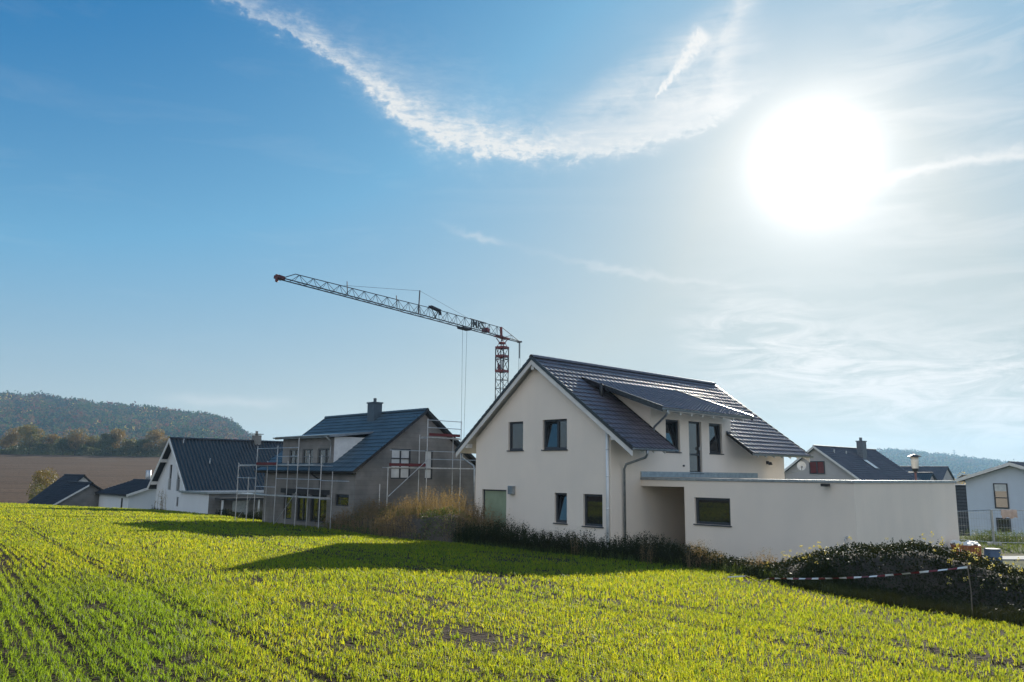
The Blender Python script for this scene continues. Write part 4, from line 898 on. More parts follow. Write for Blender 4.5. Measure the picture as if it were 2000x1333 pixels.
# ------------------------------------------------------------------ tower crane
def crane():
    zg = Gf(-1.3, 105); J = Vector((-.545, -.838, 0)).normalized(); Sd = J.cross(Vector((0, 0, 1)))
    h = thing('tower_crane', 'dark and red lattice tower crane with long jib pointing to the upper left', 'crane', (-1.3, 105, zg)); O = Vector((-1.3, 105, 0)); off = (-1.3, 105, zg)
    def P(t, s, z): return O + J * t + Sd * s + Vector((0, 0, z))
    def lattice(z0, z1, hw, step, r, mbs, corner_r=None):
        cs = [(-hw, -hw), (hw, -hw), (hw, hw), (-hw, hw)]
        for t, s in cs: mbs.tube([P(t, s, z0), P(t, s, z1)], corner_r or r * 1.5, 5)
        n = max(1, round((z1 - z0) / step)); st = (z1 - z0) / n
        for i in range(n):
            for k in range(4):
                a, b = cs[k], cs[(k + 1) % 4]
                if i % 2: a, b = b, a
                mbs.tube([P(*a, z0 + i * st), P(*b, z0 + (i + 1) * st)], r, 4)
                mbs.tube([P(*a, z0 + i * st), P(*b, z0 + i * st)], r, 4)
    m = MB(); lattice(zg, 13.3, .6, 1.15, .035, m, .06); m.build('mast', M_cranesteel, h, off)
    m = MB(); lattice(13.3, 16.6, .62, 1.6, .05, m, .075); m.build('mast_top', M_cranesteel, h, off)
    m = MB()
    for z in (13.35, 15.35, 16.5): 
        for s_ in (-.62, .62): m.bar(P(-.66, s_, z), P(.66, s_, z), .12, .28); m.bar(P(s_, -.66, z), P(s_, .66, z), .12, .28)
    m.bar(P(0, .66, 13.4), P(0, .66, 16.45), .26, .1); m.bar(P(-.62, .64, 13.9), P(0, .64, 13.9), .06, .9)
    tag(m.build('platform', M_red, h, off), 'red platform frames in the upper mast')
    m = MB(); m.bar(P(.35, -.3, 13.6), P(.35, -.3, 14.7), .5, .4); m.build('switch_cabinet', M_zinc, h, off)
    m = MB(); m.tube([P(-.5, -.5, 16.6), P(-.25, -.25, 17.2), P(-.6, -.55, 17.75)], .07, 5); m.tube([P(.5, .5, 16.6), P(.25, .25, 17.2), P(.6, .55, 17.75)], .07, 5); m.tube([P(-.5, .5, 16.6), P(.1, .1, 17.4), P(.5, -.5, 17.8)], .07, 5); m.tube([P(.5, -.5, 16.6), P(-.1, -.1, 17.4), P(-.5, .5, 17.8)], .07, 5)
    m.cyl(P(0, 0, 17.0), .5, .22, 14); m.bar(P(-1.1, 0, 17.82), P(1.5, 0, 17.9), .9, .16); m.bar(P(.2, 0, 17.8), P(.35, 0, 19.25), .28, .35)
    tag(m.build('slewing_unit', M_red, h, off), 'red slewing frame on the mast head')
    # jib: two lower chords, one upper chord
    hz = lambda t: 17.92 + .0 * t; ht = lambda t: (1.25 if t < 14 else 1.25 - (t - 14) * .020); hw = lambda t: .42 if t < 20 else .34
    m = MB(); L = 37.6; n = 20
    for s_ in (-1, 1): m.tube([P(t, s_ * hw(t), hz(t)) for t in (.4, 19.9, 20.1, L)], .062, 5)
    m.tube([P(.4, 0, hz(0) + ht(0)), P(14, 0, hz(14) + ht(14)), P(L - 1.6, 0, hz(L) + ht(L - 1.6)), P(L - .4, 0, hz(L) + .25)], .045, 5)
    st = (L - 1.6) / n
    for i in range(n):
        t0, t1, t2 = .4 + i * st, .4 + (i + .5) * st, .4 + (i + 1) * st
        for s_ in (-1, 1):
            m.tube([P(t0, s_ * hw(t0), hz(t0)), P(t1, 0, hz(t1) + ht(t1))], .026, 4); m.tube([P(t1, 0, hz(t1) + ht(t1)), P(t2, s_ * hw(t2), hz(t2))], .026, 4)
        m.tube([P(t0, -hw(t0), hz(t0)), P(t0, hw(t0), hz(t0))], .026, 4); m.tube([P(t0, hw(t0), hz(t0)), P(t2, -hw(t2), hz(t2))], .022, 4)
    m.build('jib', M_cranesteel, h, off)
    m = MB(); m.bar(P(L - .1, 0, 17.95), P(L + .7, 0, 18.0), .7, .3); m.bar(P(L + .62, 0, 17.5), P(L + .62, 0, 18.2), .35, .2); m.build('jib_tip', mat('dark_red_paint', (.10, .012, .016), (.06, .01, .014), 3., .6), h, off)
    m = MB(); m.tube([P(0, 0, 19.2), P(-4.3, 0, 17.95)], .045, 5)
    for s_ in (-1, 1): m.tube([P(0, s_ * .4, 17.9), P(-4.3, s_ * .25, 17.9)], .07, 5)
    m.tube([P(-2.2, -.3, 17.9), P(-2.2, 0, 18.5), P(-2.2, .3, 17.9)], .03, 4); m.tube([P(-2.2, 0, 18.5), P(-.3, .3, 17.9)], .03, 4); m.bar(P(-4.3, -.35, 17.9), P(-4.3, .35, 17.9), .2, .2)
    m.tube([P(-4.3, 0, 17.9), P(-4.3, 0, 15.6)], .06, 5); m.build('counter_jib', M_cranesteel, h, off)
    m = MB()
    for s_ in (-.12, .12): m.tube([P(-4.3, s_, 17.9), P(-1.0 - 3.2, s_, zg + 2)], .018, 4)
    m.build('rear_rope', M_cranesteel, h, off)
    m = MB(); k = P(17.5, 0, 18.0); m.tube([k, P(17.35, 0, 20.85)], .075, 6); m.tube([P(17.5, -.4, 18), P(17.42, 0, 19.2), P(17.5, .4, 18)], .035, 4); m.build('king_post', M_cranesteel, h, off)
    m = MB(); m.tube([P(17.35, 0, 20.8), P(29.5, 0, 18.95)], .016, 4); m.tube([P(17.35, 0, 20.8), P(7.5, 0, 19.15)], .016, 4); m.build('tie_rope', M_cranesteel, h, off)
    for t in (21.6, 29.3): MB().tube([P(t, -.35, 18), P(t - .05, -.2, 18.9), P(t - .2, 0, 19.45)], .05, 5).build('lamp_bracket', M_cranesteel, h, off)
    m = MB(); m.bar(P(13.6, 0, 19.1), P(15.4, 0, 19.3), .5, .25); m.tube([P(13.7, 0, 19.1), P(14.3, .3, 18.0)], .05, 4); m.tube([P(15.2, 0, 19.2), P(14.6, -.3, 18.0)], .05, 4); m.tube([P(13.5, 0, 19.0), P(13.4, 0, 18.6)], .16, 8); m.build('pulley_frame', M_cranesteel, h, off)
    m = MB(); m.bar(P(7.6, 0, 17.72), P(9.4, 0, 17.72), .85, .22); 
    for t in (7.7, 9.3):
        for s_ in (-.42, .42): m.tube([P(t, s_ - .05, 17.8), P(t, s_ + .05, 17.8)], .16, 10)
    tr = m.build('trolley', M_cranesteel, h, off)
    m = MB()
    for t in (8.0, 8.9): m.tube([P(t, 0, 17.6), P(8.45 + (t - 8.45) * .5, 0, -.4)], .016, 4)
    m.build('hoist_rope', M_cranesteel, tr, off)
    m = MB(); m.bar(P(8.2, 0, -.55), P(8.7, 0, -.55), .18, .45); m.tube([P(8.45, 0, -.8), P(8.45, 0, -1.1), P(8.58, 0, -1.2), P(8.45, 0, -1.32)], .04, 6); m.build('hook_block', M_red, tr, off)
    m = MB(); m.bar(P(3.4, 0, 18.25), P(4.4, 0, 18.25), .55, .5); m.tube([P(3.9, -.35, 18.3), P(3.9, .35, 18.3)], .3, 12); m.build('winch', M_red, h, off)
    # company letters on the jib
    cu = bpy.data.curves.new('t', 'FONT'); cu.body = 'IMKS'; cu.size = 1.32; cu.extrude = .03; cu.offset = .02; cu.space_character = 1.06
    to = bpy.data.objects.new('t', cu); col.objects.link(to); bpy.context.view_layer.update()
    me = bpy.data.meshes.new_from_object(to.evaluated_get(bpy.context.evaluated_depsgraph_get())); bpy.data.objects.remove(to)
    o = bpy.data.objects.new('sign_letters', me); col.objects.link(o); me.materials.clear(); me.materials.append(M_black); o.parent = h
    X = -J; Zv = Vector((0, 0, 1)); Nn = X.cross(Zv); o.matrix_local = Matrix((( X.x, 0, Nn.x, 0), (X.y, 0, Nn.y, 0), (0, 1, 0, 0), (0, 0, 0, 1)))
    o.location = P(7.9, -.52, 18.12) - Vector(off)
    m = MB()
    for t in (4.7, 6.3, 7.7): m.tube([P(t, -.48, 18.0), P(t, -.48, 19.1)], .03, 4)
    for z in (18.1, 19.08): m.tube([P(4.5, -.48, z), P(8.0, -.48, z)], .03, 4)
    m.build('sign_frame', M_cranesteel, h, off)
crane()

# ------------------------------------------------------------------ street furniture and building-site things on the right
def site():
    x, y = 22.55, 45.; g = Gf(x, y)
    t = thing('street_lamp', 'street lamp with glass cylinder head and flat cap above the garage roof', 'street lamp', (x, y, g))
    top = 1.45 - g; m = MB(); m.tube([(0, 0, -.1), (0, 0, top - 1.15)], .06, 10); m.tube([(0, 0, 0), (0, 0, .9)], .085, 10); m.build('pole', mat('reddish_pole', (.22, .10, .09), (.16, .08, .07), 4, .5), t, smooth=True)
    m = MB(); m.lathe((0, 0, top - 1.15), [(.0, 0), (.1, 0), (.13, .1), (.19, .16), (.19, .2), (0, .2)], 16); m.build('collar', M_frame, t)
    m = MB(); m.lathe((0, 0, top - .95), [(.165, 0), (.2, .35), (.21, .62), (.0, .63)], 20); m.build('glass', mat('opal_glass', (.78, .74, .66), (.7, .66, .6), 3, .15, spec=.8), t, smooth=True)
    m = MB(); m.lathe((0, 0, top - .32), [(.0, 0), (.36, .0), (.37, .03), (.15, .13), (.0, .16)], 20); m.build('cap', M_frame, t)
    # mobile site fence
    pts = [(22.9, 45.3), (24.95, 42.2), (28.4, 41.4), (31.9, 41.0)]
    for i in range(3):
        a, b = Vector((*pts[i], 0)), Vector((*pts[i + 1], 0)); g = Gf(*pts[i]); g2 = Gf(*pts[i + 1]); L = (b - a).length; d = (b - a) / L
        t = thing('fence_panel', ['leftmost wire mesh site fence panel with sagging top rail beside the white house', 'wire mesh site fence panel with tan cloth hung over it', 'rightmost wire mesh site fence panel'][i], 'site fence', (a.x, a.y, g), math.atan2(d.y, d.x), 'wire mesh site fence panels')
        z1 = 1.78; dz = -.22 if i == 0 else 0.
        m = MB(); m.tube([(0.03, 0, 0), (.03, 0, z1 + dz)], .022, 6); m.tube([(L - .03, 0, 0), (L - .03, 0, z1 + (g2 - g))], .022 if i else .05, 6); m.tube([(.03, 0, z1 + dz), (L * .5, 0, z1 + dz * .75 + (g2 - g) * .5), (L - .03, 0, z1 + g2 - g)], .02, 6); m.tube([(.03, 0, .15), (L - .03, 0, .15 + g2 - g)], .02, 6); m.build('frame', M_zinc, t)
        m = MB(); n = int(L / .13)
        for k in range(1, n): u = L * k / n; m.bar((u, 0, .15), (u, 0, z1 + dz * (1 - u / L) + (g2 - g) * u / L), .006)
        for z in (.5, .9, 1.3, 1.6): m.bar((.03, 0, z), (L - .03, 0, z + g2 - g), .008)
        m.build('mesh', M_zinc, t)
        m = MB(); m.box(-.32, .32, -.11, .11, -.02, .13); m.build('foot', M_concrete, t, bevel=.02)
    # cloth over the rail
    a = Vector((25.35, 42.05, Gf(25.4, 42) + 1.80)); vs = []; n = 14
    d = Vector((3.45, -.8, 0)).normalized()
    for side in (-1, 1):
        for i in range(n + 1):
            for j in range(4): 
                f = i / n; w = .02 * math.sin(i * 1.9) * (1 + j * .6); vs.append(a + d * (f * .72) + Vector((d.y, -d.x, 0)) * (side * .022 + w * .5 + side * .01 * j) + Vector((0, 0, .02 - j * (.14 if side > 0 else .10) * (1 + .1 * math.sin(i * .9)))))
    fs = [(s * (n + 1) * 4 + i * 4 + j, s * (n + 1) * 4 + (i + 1) * 4 + j, s * (n + 1) * 4 + (i + 1) * 4 + j + 1, s * (n + 1) * 4 + i * 4 + j + 1) for s in (0, 1) for i in range(n) for j in range(3)]
    fs += [(i * 4, (i + 1) * 4, (n + 1) * 4 + (i + 1) * 4, (n + 1) * 4 + i * 4) for i in range(n)]
    tag(MB().add(vs, fs).build('cloth', M_cloth, smooth=True), 'tan cloth hanging over the top rail of the site fence', 'cloth')
    # blue barrel
    x, y = 17.05, 29.; g = Gf(x, y); t = thing('barrel', 'upright blue plastic barrel standing before the site fence', 'barrel', (x, y, g))
    m = MB(); m.lathe((0, 0, 0), [(0, 0), (.27, 0), (.285, .05), (.295, .28), (.305, .29), (.305, .32), (.292, .34), (.285, .6), (.295, .61), (.295, .64), (.27, .66), (.25, .86), (.24, .885), (0, .885)], 24); m.build('body', M_blue, t, smooth=True)
    m = MB(); m.lathe((0, 0, .86), [(.245, 0), (.262, .0), (.262, .04), (.2, .045), (.0, .045)], 24); m.build('lid', M_blue, t)
    # crate with a white sheet on top
    x, y = 18.35, 33.0; g = Gf(x, y); t = thing('crate', 'rusty orange slatted crate under a white sheet at the garage corner', 'crate', (x, y, g), -.25)
    m = MB()
    for i in range(9):
        u = -.40 + i * .1; m.box(u - .035, u + .035, -.42, -.40, .06, .72); m.box(u - .035, u + .035, .40, .42, .06, .72)
    for i in range(8):
        u = -.35 + i * .1; m.box(-.44, -.42, u - .035, u + .035, .06, .72); m.box(.42, .44, u - .035, u + .035, .06, .72)
    m.box(-.42, .42, -.40, .40, .1, .13)
    for z in (.02, .66): m.box(-.45, .45, -.445, -.42, z, z + .08); m.box(-.45, .45, .42, .445, z, z + .08)
    m.build('slatted_box', M_orange, t)
    m = MB(); r = random.Random(2); n = 12; vs = [(-.46 + .92 * i / n, -.46 + .92 * j / n, .735 + .05 * math.sin(i * .9 + j * .5) + r.uniform(0, .03) + .07 * (j / n)) for j in range(n + 1) for i in range(n + 1)]
    vs += [(a, b, .715) for a, b, c in vs]; k = (n + 1) ** 2
    fs = [(j * (n + 1) + i, j * (n + 1) + i + 1, (j + 1) * (n + 1) + i + 1, (j + 1) * (n + 1) + i) for j in range(n) for i in range(n)]; fs += [tuple(k + q for q in f[::-1]) for f in fs]
    tag(m.add(vs, fs).build('sheet', M_white, smooth=True), 'crumpled white plastic sheet lying on the orange crate', 'plastic sheet').location = (x, y, g)
    bpy.data.objects['sheet'].rotation_euler = (0, 0, -.25)
    # stone blocks, path, barrier tape on its pole
    rr = random.Random(9)
    for i, (x, y, s) in enumerate([(14.6, 26.8, .22), (15.9, 27.6, .16), (13.9, 25.6, .13), (17.9, 27.9, .18)]):
        me = bmesh.new(); bmesh.ops.create_icosphere(me, subdivisions=2, radius=s)
        for v in me.verts: v.co *= rr.uniform(.82, 1.15); v.co.z *= .6
        M = bpy.data.meshes.new('stone'); me.to_mesh(M); me.free(); M.materials.append(M_concrete); o = bpy.data.objects.new('stone', M); col.objects.link(o); o.location = (x, y, Gf(x, y) + s * .25)
        tag(o, ['largest pale stone lying on the gravel left of the blue barrel', 'pale stone on the gravel between the largest stone and the barrel', 'smallest pale stone on the gravel nearest the hedge mound', 'pale stone on the gravel right of the blue barrel'][i], 'stone')
    q = [(14.2, 33.6), (34, 36.4), (34, 37.9), (14.2, 34.9)]
    sh = MB(); n = 12
    for i in range(n):
        A = [Vector(q[0]).lerp(Vector(q[1]), k / n) for k in (i, i + 1)]; B = [Vector(q[3]).lerp(Vector(q[2]), k / n) for k in (i, i + 1)]
        P = [A[0], A[1], B[1], B[0]]; sh.prism([(p.x, p.y, max(Gf(p.x, p.y), -3.42) + .06) for p in P], (0, 0, -.3))
    tag(sh.build('path', M_concrete), kind='structure')
    p0 = Vector((8.36, 15.0, 0)); g = Gf(8.36, 15.) ; t = thing('tape_pole', 'thin wooden pole holding the barrier tape in front of the dark mound', 'pole', (8.36, 15., g))
    MB().tube([(0, 0, -.1), (.01, 0, .5), (-.02, .01, -1.48 - g)], .010, 6).build('pole', mat('grey_wood', (.2, .16, .12), (.13, .11, .09), 8, .8), t)
    # tape: red and white lengths, alternately
    a, b = Vector((8.33, 14.98, -1.60)), Vector((6.35, 20.2, -2.47)); n = 26; pr = random.Random(4)
    pts = []
    for i in range(n + 1):
        f = i / n; p = a.lerp(b, f); p.z -= .16 * math.sin(f * math.pi) * .5; pts.append(p)
    pts += [Vector((6.2, 20.5, -2.6)), Vector((6.0, 21.0, -2.52)), Vector((5.7, 21.6, -2.62)), Vector((6.0, 22.0, -2.58))]
    mm = MB()
    def ribbon(mb, p, q, tw0, tw1):
        d = (q - p).normalized(); s = d.cross(Vector((0, 0, 1))).normalized(); w = .02
        A = [p + (s * math.sin(tw0) + Vector((0, 0, math.cos(tw0)))) * w, p - (s * math.sin(tw0) + Vector((0, 0, math.cos(tw0)))) * w, q - (s * math.sin(tw1) + Vector((0, 0, math.cos(tw1)))) * w, q + (s * math.sin(tw1) + Vector((0, 0, math.cos(tw1)))) * w]
        o = s * .0006; mb.add([x - o for x in A] + [x + o for x in A], [(0, 1, 2, 3), (7, 6, 5, 4), (0, 4, 5, 1), (1, 5, 6, 2), (2, 6, 7, 3), (3, 7, 4, 0)])
    tw = [pr.uniform(-1.2, 1.2) if i > n - 4 else .9 * math.sin(i * .7) for i in range(len(pts))]
    for i in range(len(pts) - 1): ribbon(mm, pts[i], pts[i + 1], tw[i], tw[i + 1])
    o = mm.build('barrier_tape', M_white, None, tuple(pts[0]), fix=False); o.location = pts[0]; o.data.materials.append(M_red)
    for f in o.data.polygons: f.material_index = (f.index // 6) % 2
    tag(o, 'red and white barrier tape stretched in front of the dark mound', 'barrier tape')
site()

# ------------------------------------------------------------------ overgrown mounds and weeds
def mound_z(path, hs, wd):
    P = np.array(path, float); H = np.array(hs, float)
    def f(x, y):
        x = np.asarray(x, float); y = np.asarray(y, float); best = np.full(x.shape, 1e9); hh = np.zeros(x.shape)
        for i in range(len(P) - 1):
            a, b = P[i], P[i + 1]; d = b - a; t = np.clip(((x - a[0]) * d[0] + (y - a[1]) * d[1]) / (d @ d), 0, 1)
            r = np.hypot(x - a[0] - d[0] * t, y - a[1] - d[1] * t); h_ = H[i] + (H[i + 1] - H[i]) * t
            hh = np.where(r < best, h_, hh); best = np.minimum(best, r)
        return hh * (1 - sst(best, 0, wd)) * (1 + .12 * hum(x, y, .7)), best
    return f
MR = mound_z([(8.0, 21.6), (8.7, 20.7), (9.3, 19.6), (9.9, 18.0), (10.6, 16.4), (11.8, 14.2), (13.6, 11)], [.55, 1.02, 1.12, .92, .58, .50, .5], 2.0)
ML = mound_z([(-10.6, 48.2), (-8.4, 45.6), (-6.0, 42.8), (-4.2, 40.2), (-2.9, 38.0)], [.25, .7, 1.0, 1.15, 1.2], 3.2)
def faded(f, w):
    def g(x, y):
        h_, r = f(x, y); return h_ * sst(np.asarray(y) - np.interp(x, EX, EY), .1, w), r
    return g
MR = faded(MR, 1.3); ML = faded(ML, 1.6)
dirt = mat('mound_soil', (.05, .038, .028), (.085, .065, .045), 2., .95, .03, 12)
sheet('mound_ground', np.arange(4.6, 17, .2), np.arange(7, 25.5, .2), lambda x, y: G(x, y) - .05 + MR(x, y)[0] * 1.0 - .1 * (MR(x, y)[0] < .02), dirt, mask=lambda x, y: (MR(x, y)[1] < 2.4) & ~infield(x, y + .5))
sheet('mound_ground', np.arange(-14.5, 1.5, .3), np.arange(35, 52, .3), lambda x, y: G(x, y) - .05 + ML(x, y)[0] - .1 * (ML(x, y)[0] < .02), dirt, mask=lambda x, y: (ML(x, y)[1] < 3.6) & ~infield(x, y + .8))

def weeds(rng, x, y, z, h, nl, leaf, top=0., stem_w=.012):
    """tall weeds: a thin stem each, leaves along it, a fluffy head when top > 0"""
    n = len(x); P = np.stack([x, y, z], 1); st = blades(rng, P, h, np.full(n, stem_w), .22, .2)
    lean = rng.normal(0, .12, (n, 2)); k = nl
    f = rng.beta(1.6, 1.3, (n, k)); Q = np.repeat(P[:, None, :], k, 1)
    Q[:, :, 2] += f * h[:, None]; Q[:, :, 0] += lean[:, :1] * f * h[:, None] + rng.normal(0, .10, (n, k)) * h[:, None] ** .5 * (1.15 - f)
    Q[:, :, 1] += lean[:, 1:] * f * h[:, None] + rng.normal(0, .10, (n, k)) * h[:, None] ** .5 * (1.15 - f)
    lv = leaves(rng, Q.reshape(-1, 3), leaf)
    parts = [st, lv]
    if top:
        k2 = 12; Q = np.repeat(P[:, None, :], k2, 1); Q[:, :, 2] += h[:, None] * rng.uniform(.72, 1.08, (n, k2)); Q[:, :, :2] += lean[:, None, :] * h[:, None, None] + rng.normal(0, .045, (n, k2, 2))
        parts.append(leaves(rng, Q.reshape(-1, 3), top, .6))
    return join(parts)
def plant_all():
    rng = np.random.default_rng(11)
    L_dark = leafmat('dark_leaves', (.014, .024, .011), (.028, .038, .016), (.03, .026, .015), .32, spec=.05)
    L_brown = leafmat('dry_stalks', (.12, .082, .055), (.20, .145, .095), (.08, .07, .035), .8, .8, .1, .9)
    L_green = leafmat('green_weeds', (.035, .055, .012), (.075, .10, .02), (.03, .04, .012), 1.0, ps=.8)
    L_yel = leafmat('yellow_flowers', (.50, .42, .08), (.58, .50, .18), (.36, .32, .08), .45)
    # dark mound on the right: dense leaves, sprigs on the crest
    def inside(n, f, box, lim):
        x = rng.uniform(box[0], box[1], n); y = rng.uniform(box[2], box[3], n); h_, r = f(x, y); ok = (r < lim) & ~infield(x, y + .1); return x[ok], y[ok], h_[ok], r[ok]
    B = (4.6, 16.8, 7, 25.5)
    x, y, hh, r = inside(150000, MR, B, 2.05)
    P = np.stack([x, y, G(x, y) + hh + rng.uniform(0, .16, len(x)) + .06 * hum(x, y, .35)], 1)
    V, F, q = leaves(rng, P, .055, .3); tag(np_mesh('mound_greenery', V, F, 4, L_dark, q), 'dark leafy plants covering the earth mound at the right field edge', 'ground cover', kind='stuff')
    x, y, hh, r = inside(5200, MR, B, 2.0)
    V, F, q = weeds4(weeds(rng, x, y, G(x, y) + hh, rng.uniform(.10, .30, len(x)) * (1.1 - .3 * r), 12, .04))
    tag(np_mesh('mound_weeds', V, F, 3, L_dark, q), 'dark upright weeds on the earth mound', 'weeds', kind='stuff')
    # yellow flowers, mostly on the two shoulders of the crest
    x, y, hh, r = inside(5200, MR, (6.4, 11.6, 13.5, 23.5), 1.2)
    s_ = np.exp(-((x / y - .36) / .035) ** 2) + np.exp(-((x / y - .56) / .05) ** 2) + .06
    ok = (rng.uniform(0, 1, len(x)) < s_ * .17); x, y, hh = x[ok], y[ok], hh[ok]
    fz = G(x, y) + hh + rng.uniform(.12, .40, len(x)); k = 10
    P = np.repeat(np.stack([x, y, fz], 1), k, 0) + rng.normal(0, .022, (len(x) * k, 3))
    V, F, q = leaves(rng, P, .03); tag(np_mesh('yellow_flowers', V, F, 4, L_yel, q), 'small yellow blossoms scattered over the crest of the dark mound', 'flowers', kind='stuff')
    # weeds between the field and the house
    def strip(n, pts, w0, w1):
        p = np.array(pts, float); s = rng.uniform(0, len(p) - 1, n); i = s.astype(int); f = s - i
        a = p[i] * (1 - f)[:, None] + p[np.minimum(i + 1, len(p) - 1)] * f[:, None]; o = rng.uniform(w0, w1, n)
        return a[:, 0] + o * .58, a[:, 1] + o * .5 + 0., s
    E_ = [(-2.6, 35.3), (.1, 31.5), (3.3, 27.7), (5.2, 25.2), (6.3, 22.9), (6.9, 20.6)]
    x, y, s = strip(3300, E_, .1, 1.6); kp = rng.uniform(0, 1, len(x)) > .55 * sst(s, 2.8, 3.8); x, y, s = x[kp], y[kp], s[kp]; patch = .55 + .45 * np.clip(hum(x, y, .9), -1, 1)
    h_ = rng.uniform(.25, .85, len(x)) * (.6 + .6 * patch) * np.interp(s, [0, 1, 2, 3, 3.6, 5], [1.0, 1.2, 1.1, 1.0, .5, .42])
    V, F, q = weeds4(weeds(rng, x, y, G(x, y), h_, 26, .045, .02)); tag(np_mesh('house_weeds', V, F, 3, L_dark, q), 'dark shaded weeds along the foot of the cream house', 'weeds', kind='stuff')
    x, y, s = strip(9000, E_, .0, 1.5); V, F, q = blades(rng, np.stack([x, y, G(x, y)], 1), rng.uniform(.1, .35, len(x)), np.full(len(x), .014), .6)
    tag(np_mesh('edge_grass', V, F, 3, L_green, q), 'rough grass at the foot of the weeds beside the house', 'grass', kind='stuff')
    x, y, s = strip(9000, [(6.9, 20.3), (7.2, 18.4), (7.7, 16.4), (8.7, 14.2), (9.8, 11.8)], -.15, 1.3); V, F, q = blades(rng, np.stack([x, y, G(x, y) + MR(x, y)[0]], 1), rng.uniform(.08, .28, len(x)), np.full(len(x), .012), .6)
    tag(np_mesh('mound_grass', V, F, 3, L_dark, q), 'dark rough grass at the foot of the earth mound', 'grass', kind='stuff')
    # dry reddish clumps in front of the garage
    parts = []
    for cx, cy, n, rad, hm in ((5.65, 24.7, 42, .3, .85), (6.05, 24.2, 30, .25, .6), (4.4, 26.3, 16, .3, .7), (6.9, 22.9, 30, .35, .75), (7.4, 22.6, 30, .4, .65), (2.4, 28.9, 12, .25, .9)):
        a = rng.uniform(0, 6.28, n); r_ = rad * np.sqrt(rng.uniform(0, 1, n)); x = cx + r_ * np.cos(a); y = cy + r_ * np.sin(a)
        parts.append(weeds4(weeds(rng, x, y, G(x, y), rng.uniform(.5, 1., n) * hm, 20, .03, .022)))
    V, F, q = join(parts); tag(np_mesh('dry_weeds', V, F, 3, L_brown, q), 'pale dry weed clumps before the garage wall', 'weeds', kind='stuff')
    # tall sunlit dry weeds on the left mound
    Bl = (-14.5, 1.2, 35, 52)
    x, y, hh, r = inside(9000, ML, Bl, 3.0); pat = hum(x, y, 1.4)
    ok = pat + rng.normal(0, .5, len(x)) > -.5; x, y, hh, r, pat = [v[ok] for v in (x, y, hh, r, pat)]
    h_ = rng.uniform(.35, 1.05, len(x)) * (1 + .35 * np.clip(pat, -1, 1)) * np.interp(x, [-11, -7, -2.5], [.55, .8, 1.1])
    V, F, q = weeds4(weeds(rng, x, y, G(x, y) + hh, h_, 20, .045, .038, .02)); tag(np_mesh('dry_weed_bank', V, F, 3, L_brown, q), 'tall reddish brown dry weeds on the bank before the grey house', 'weeds', kind='stuff')
    x, y, hh, r = inside(60000, ML, Bl, 3.2); pat = hum(x, y, 1.1, 2.); ok = (pat > -.35); x, y, hh = x[ok], y[ok], hh[ok]
    V, F, q = leaves(rng, np.stack([x, y, G(x, y) + hh + rng.uniform(0, .3, len(x)) ], 1), .07, .3); tag(np_mesh('bank_greenery', V, F, 4, L_green, q), 'low green undergrowth between the dry weeds of the bank', 'ground cover', kind='stuff')
    # rough strips: by the white house on the left, and by the fence on the right
    x = rng.uniform(-33.5, -12, 2600); y = np.interp(x, EX, EY) + rng.uniform(.3, 3.4, len(x)); h_ = rng.uniform(.2, .9, len(x)) * (.6 + .5 * hum(x, y, 2.))
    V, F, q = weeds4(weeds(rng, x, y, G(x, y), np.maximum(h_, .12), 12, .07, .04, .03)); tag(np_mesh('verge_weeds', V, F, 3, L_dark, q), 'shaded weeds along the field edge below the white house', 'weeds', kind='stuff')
    n = 60; x = -31.2 + rng.normal(0, .55, n); y = 74.6 + rng.normal(0, .3, n); V, F, q = weeds4(weeds(rng, x, y, G(x, y), rng.uniform(.8, 1.9, n), 30, .06, .06, .03)); tag(np_mesh('reddish_shrub', V, F, 3, L_brown, q), 'reddish dry shrub before the white gable', 'shrub')
    n = 40; x = 26.2 + rng.normal(0, .1, n)
    x = rng.uniform(19.5, 36, 5000); y = rng.uniform(37.8, 46, 5000); V, F, q = blades(rng, np.stack([x, y, G(x, y)], 1), rng.uniform(.06, .22, 5000), np.full(5000, .03), .6); tag(np_mesh('lawn_grass', V, F, 3, L_green, q), 'sunlit grass strip behind the concrete path', 'grass', kind='stuff')
    x = np.concatenate([rng.normal(26.5, 1.0, 260), rng.normal(29.3, .8, 200)]); y = rng.normal(44.5, .5, len(x)); V, F, q = weeds4(weeds(rng, x, y, G(x, y), rng.uniform(.25, .7, len(x)), 18, .05, .02)); tag(np_mesh('fence_weeds', V, F, 3, L_green, q), 'bushy weeds behind the site fence', 'weeds', kind='stuff')
    # gravel
    n = 2600; x = rng.uniform(12.3, 24, n); y = rng.uniform(24, 33.2, n); V, F, q = leaves(rng, np.stack([x, y, G(x, y) + .01], 1), .05, 2.); tag(np_mesh('gravel', V, F, 4, M_concrete, q), 'pale gravel and rubble behind the mound', 'gravel', kind='stuff')
def weeds4(a):
    """everything as triangles"""
    return a
def join(parts):
    Vs, Fs, Rs, b = [], [], [], 0
    for V, F, r in parts:
        if F.shape[1] == 4: F = np.concatenate([F[:, [0, 1, 2]], F[:, [0, 2, 3]]], 0)
        Vs.append(V); Fs.append(F + b); Rs.append(r); b += len(V)
    return np.concatenate(Vs), np.concatenate(Fs), np.concatenate(Rs)
plant_all()

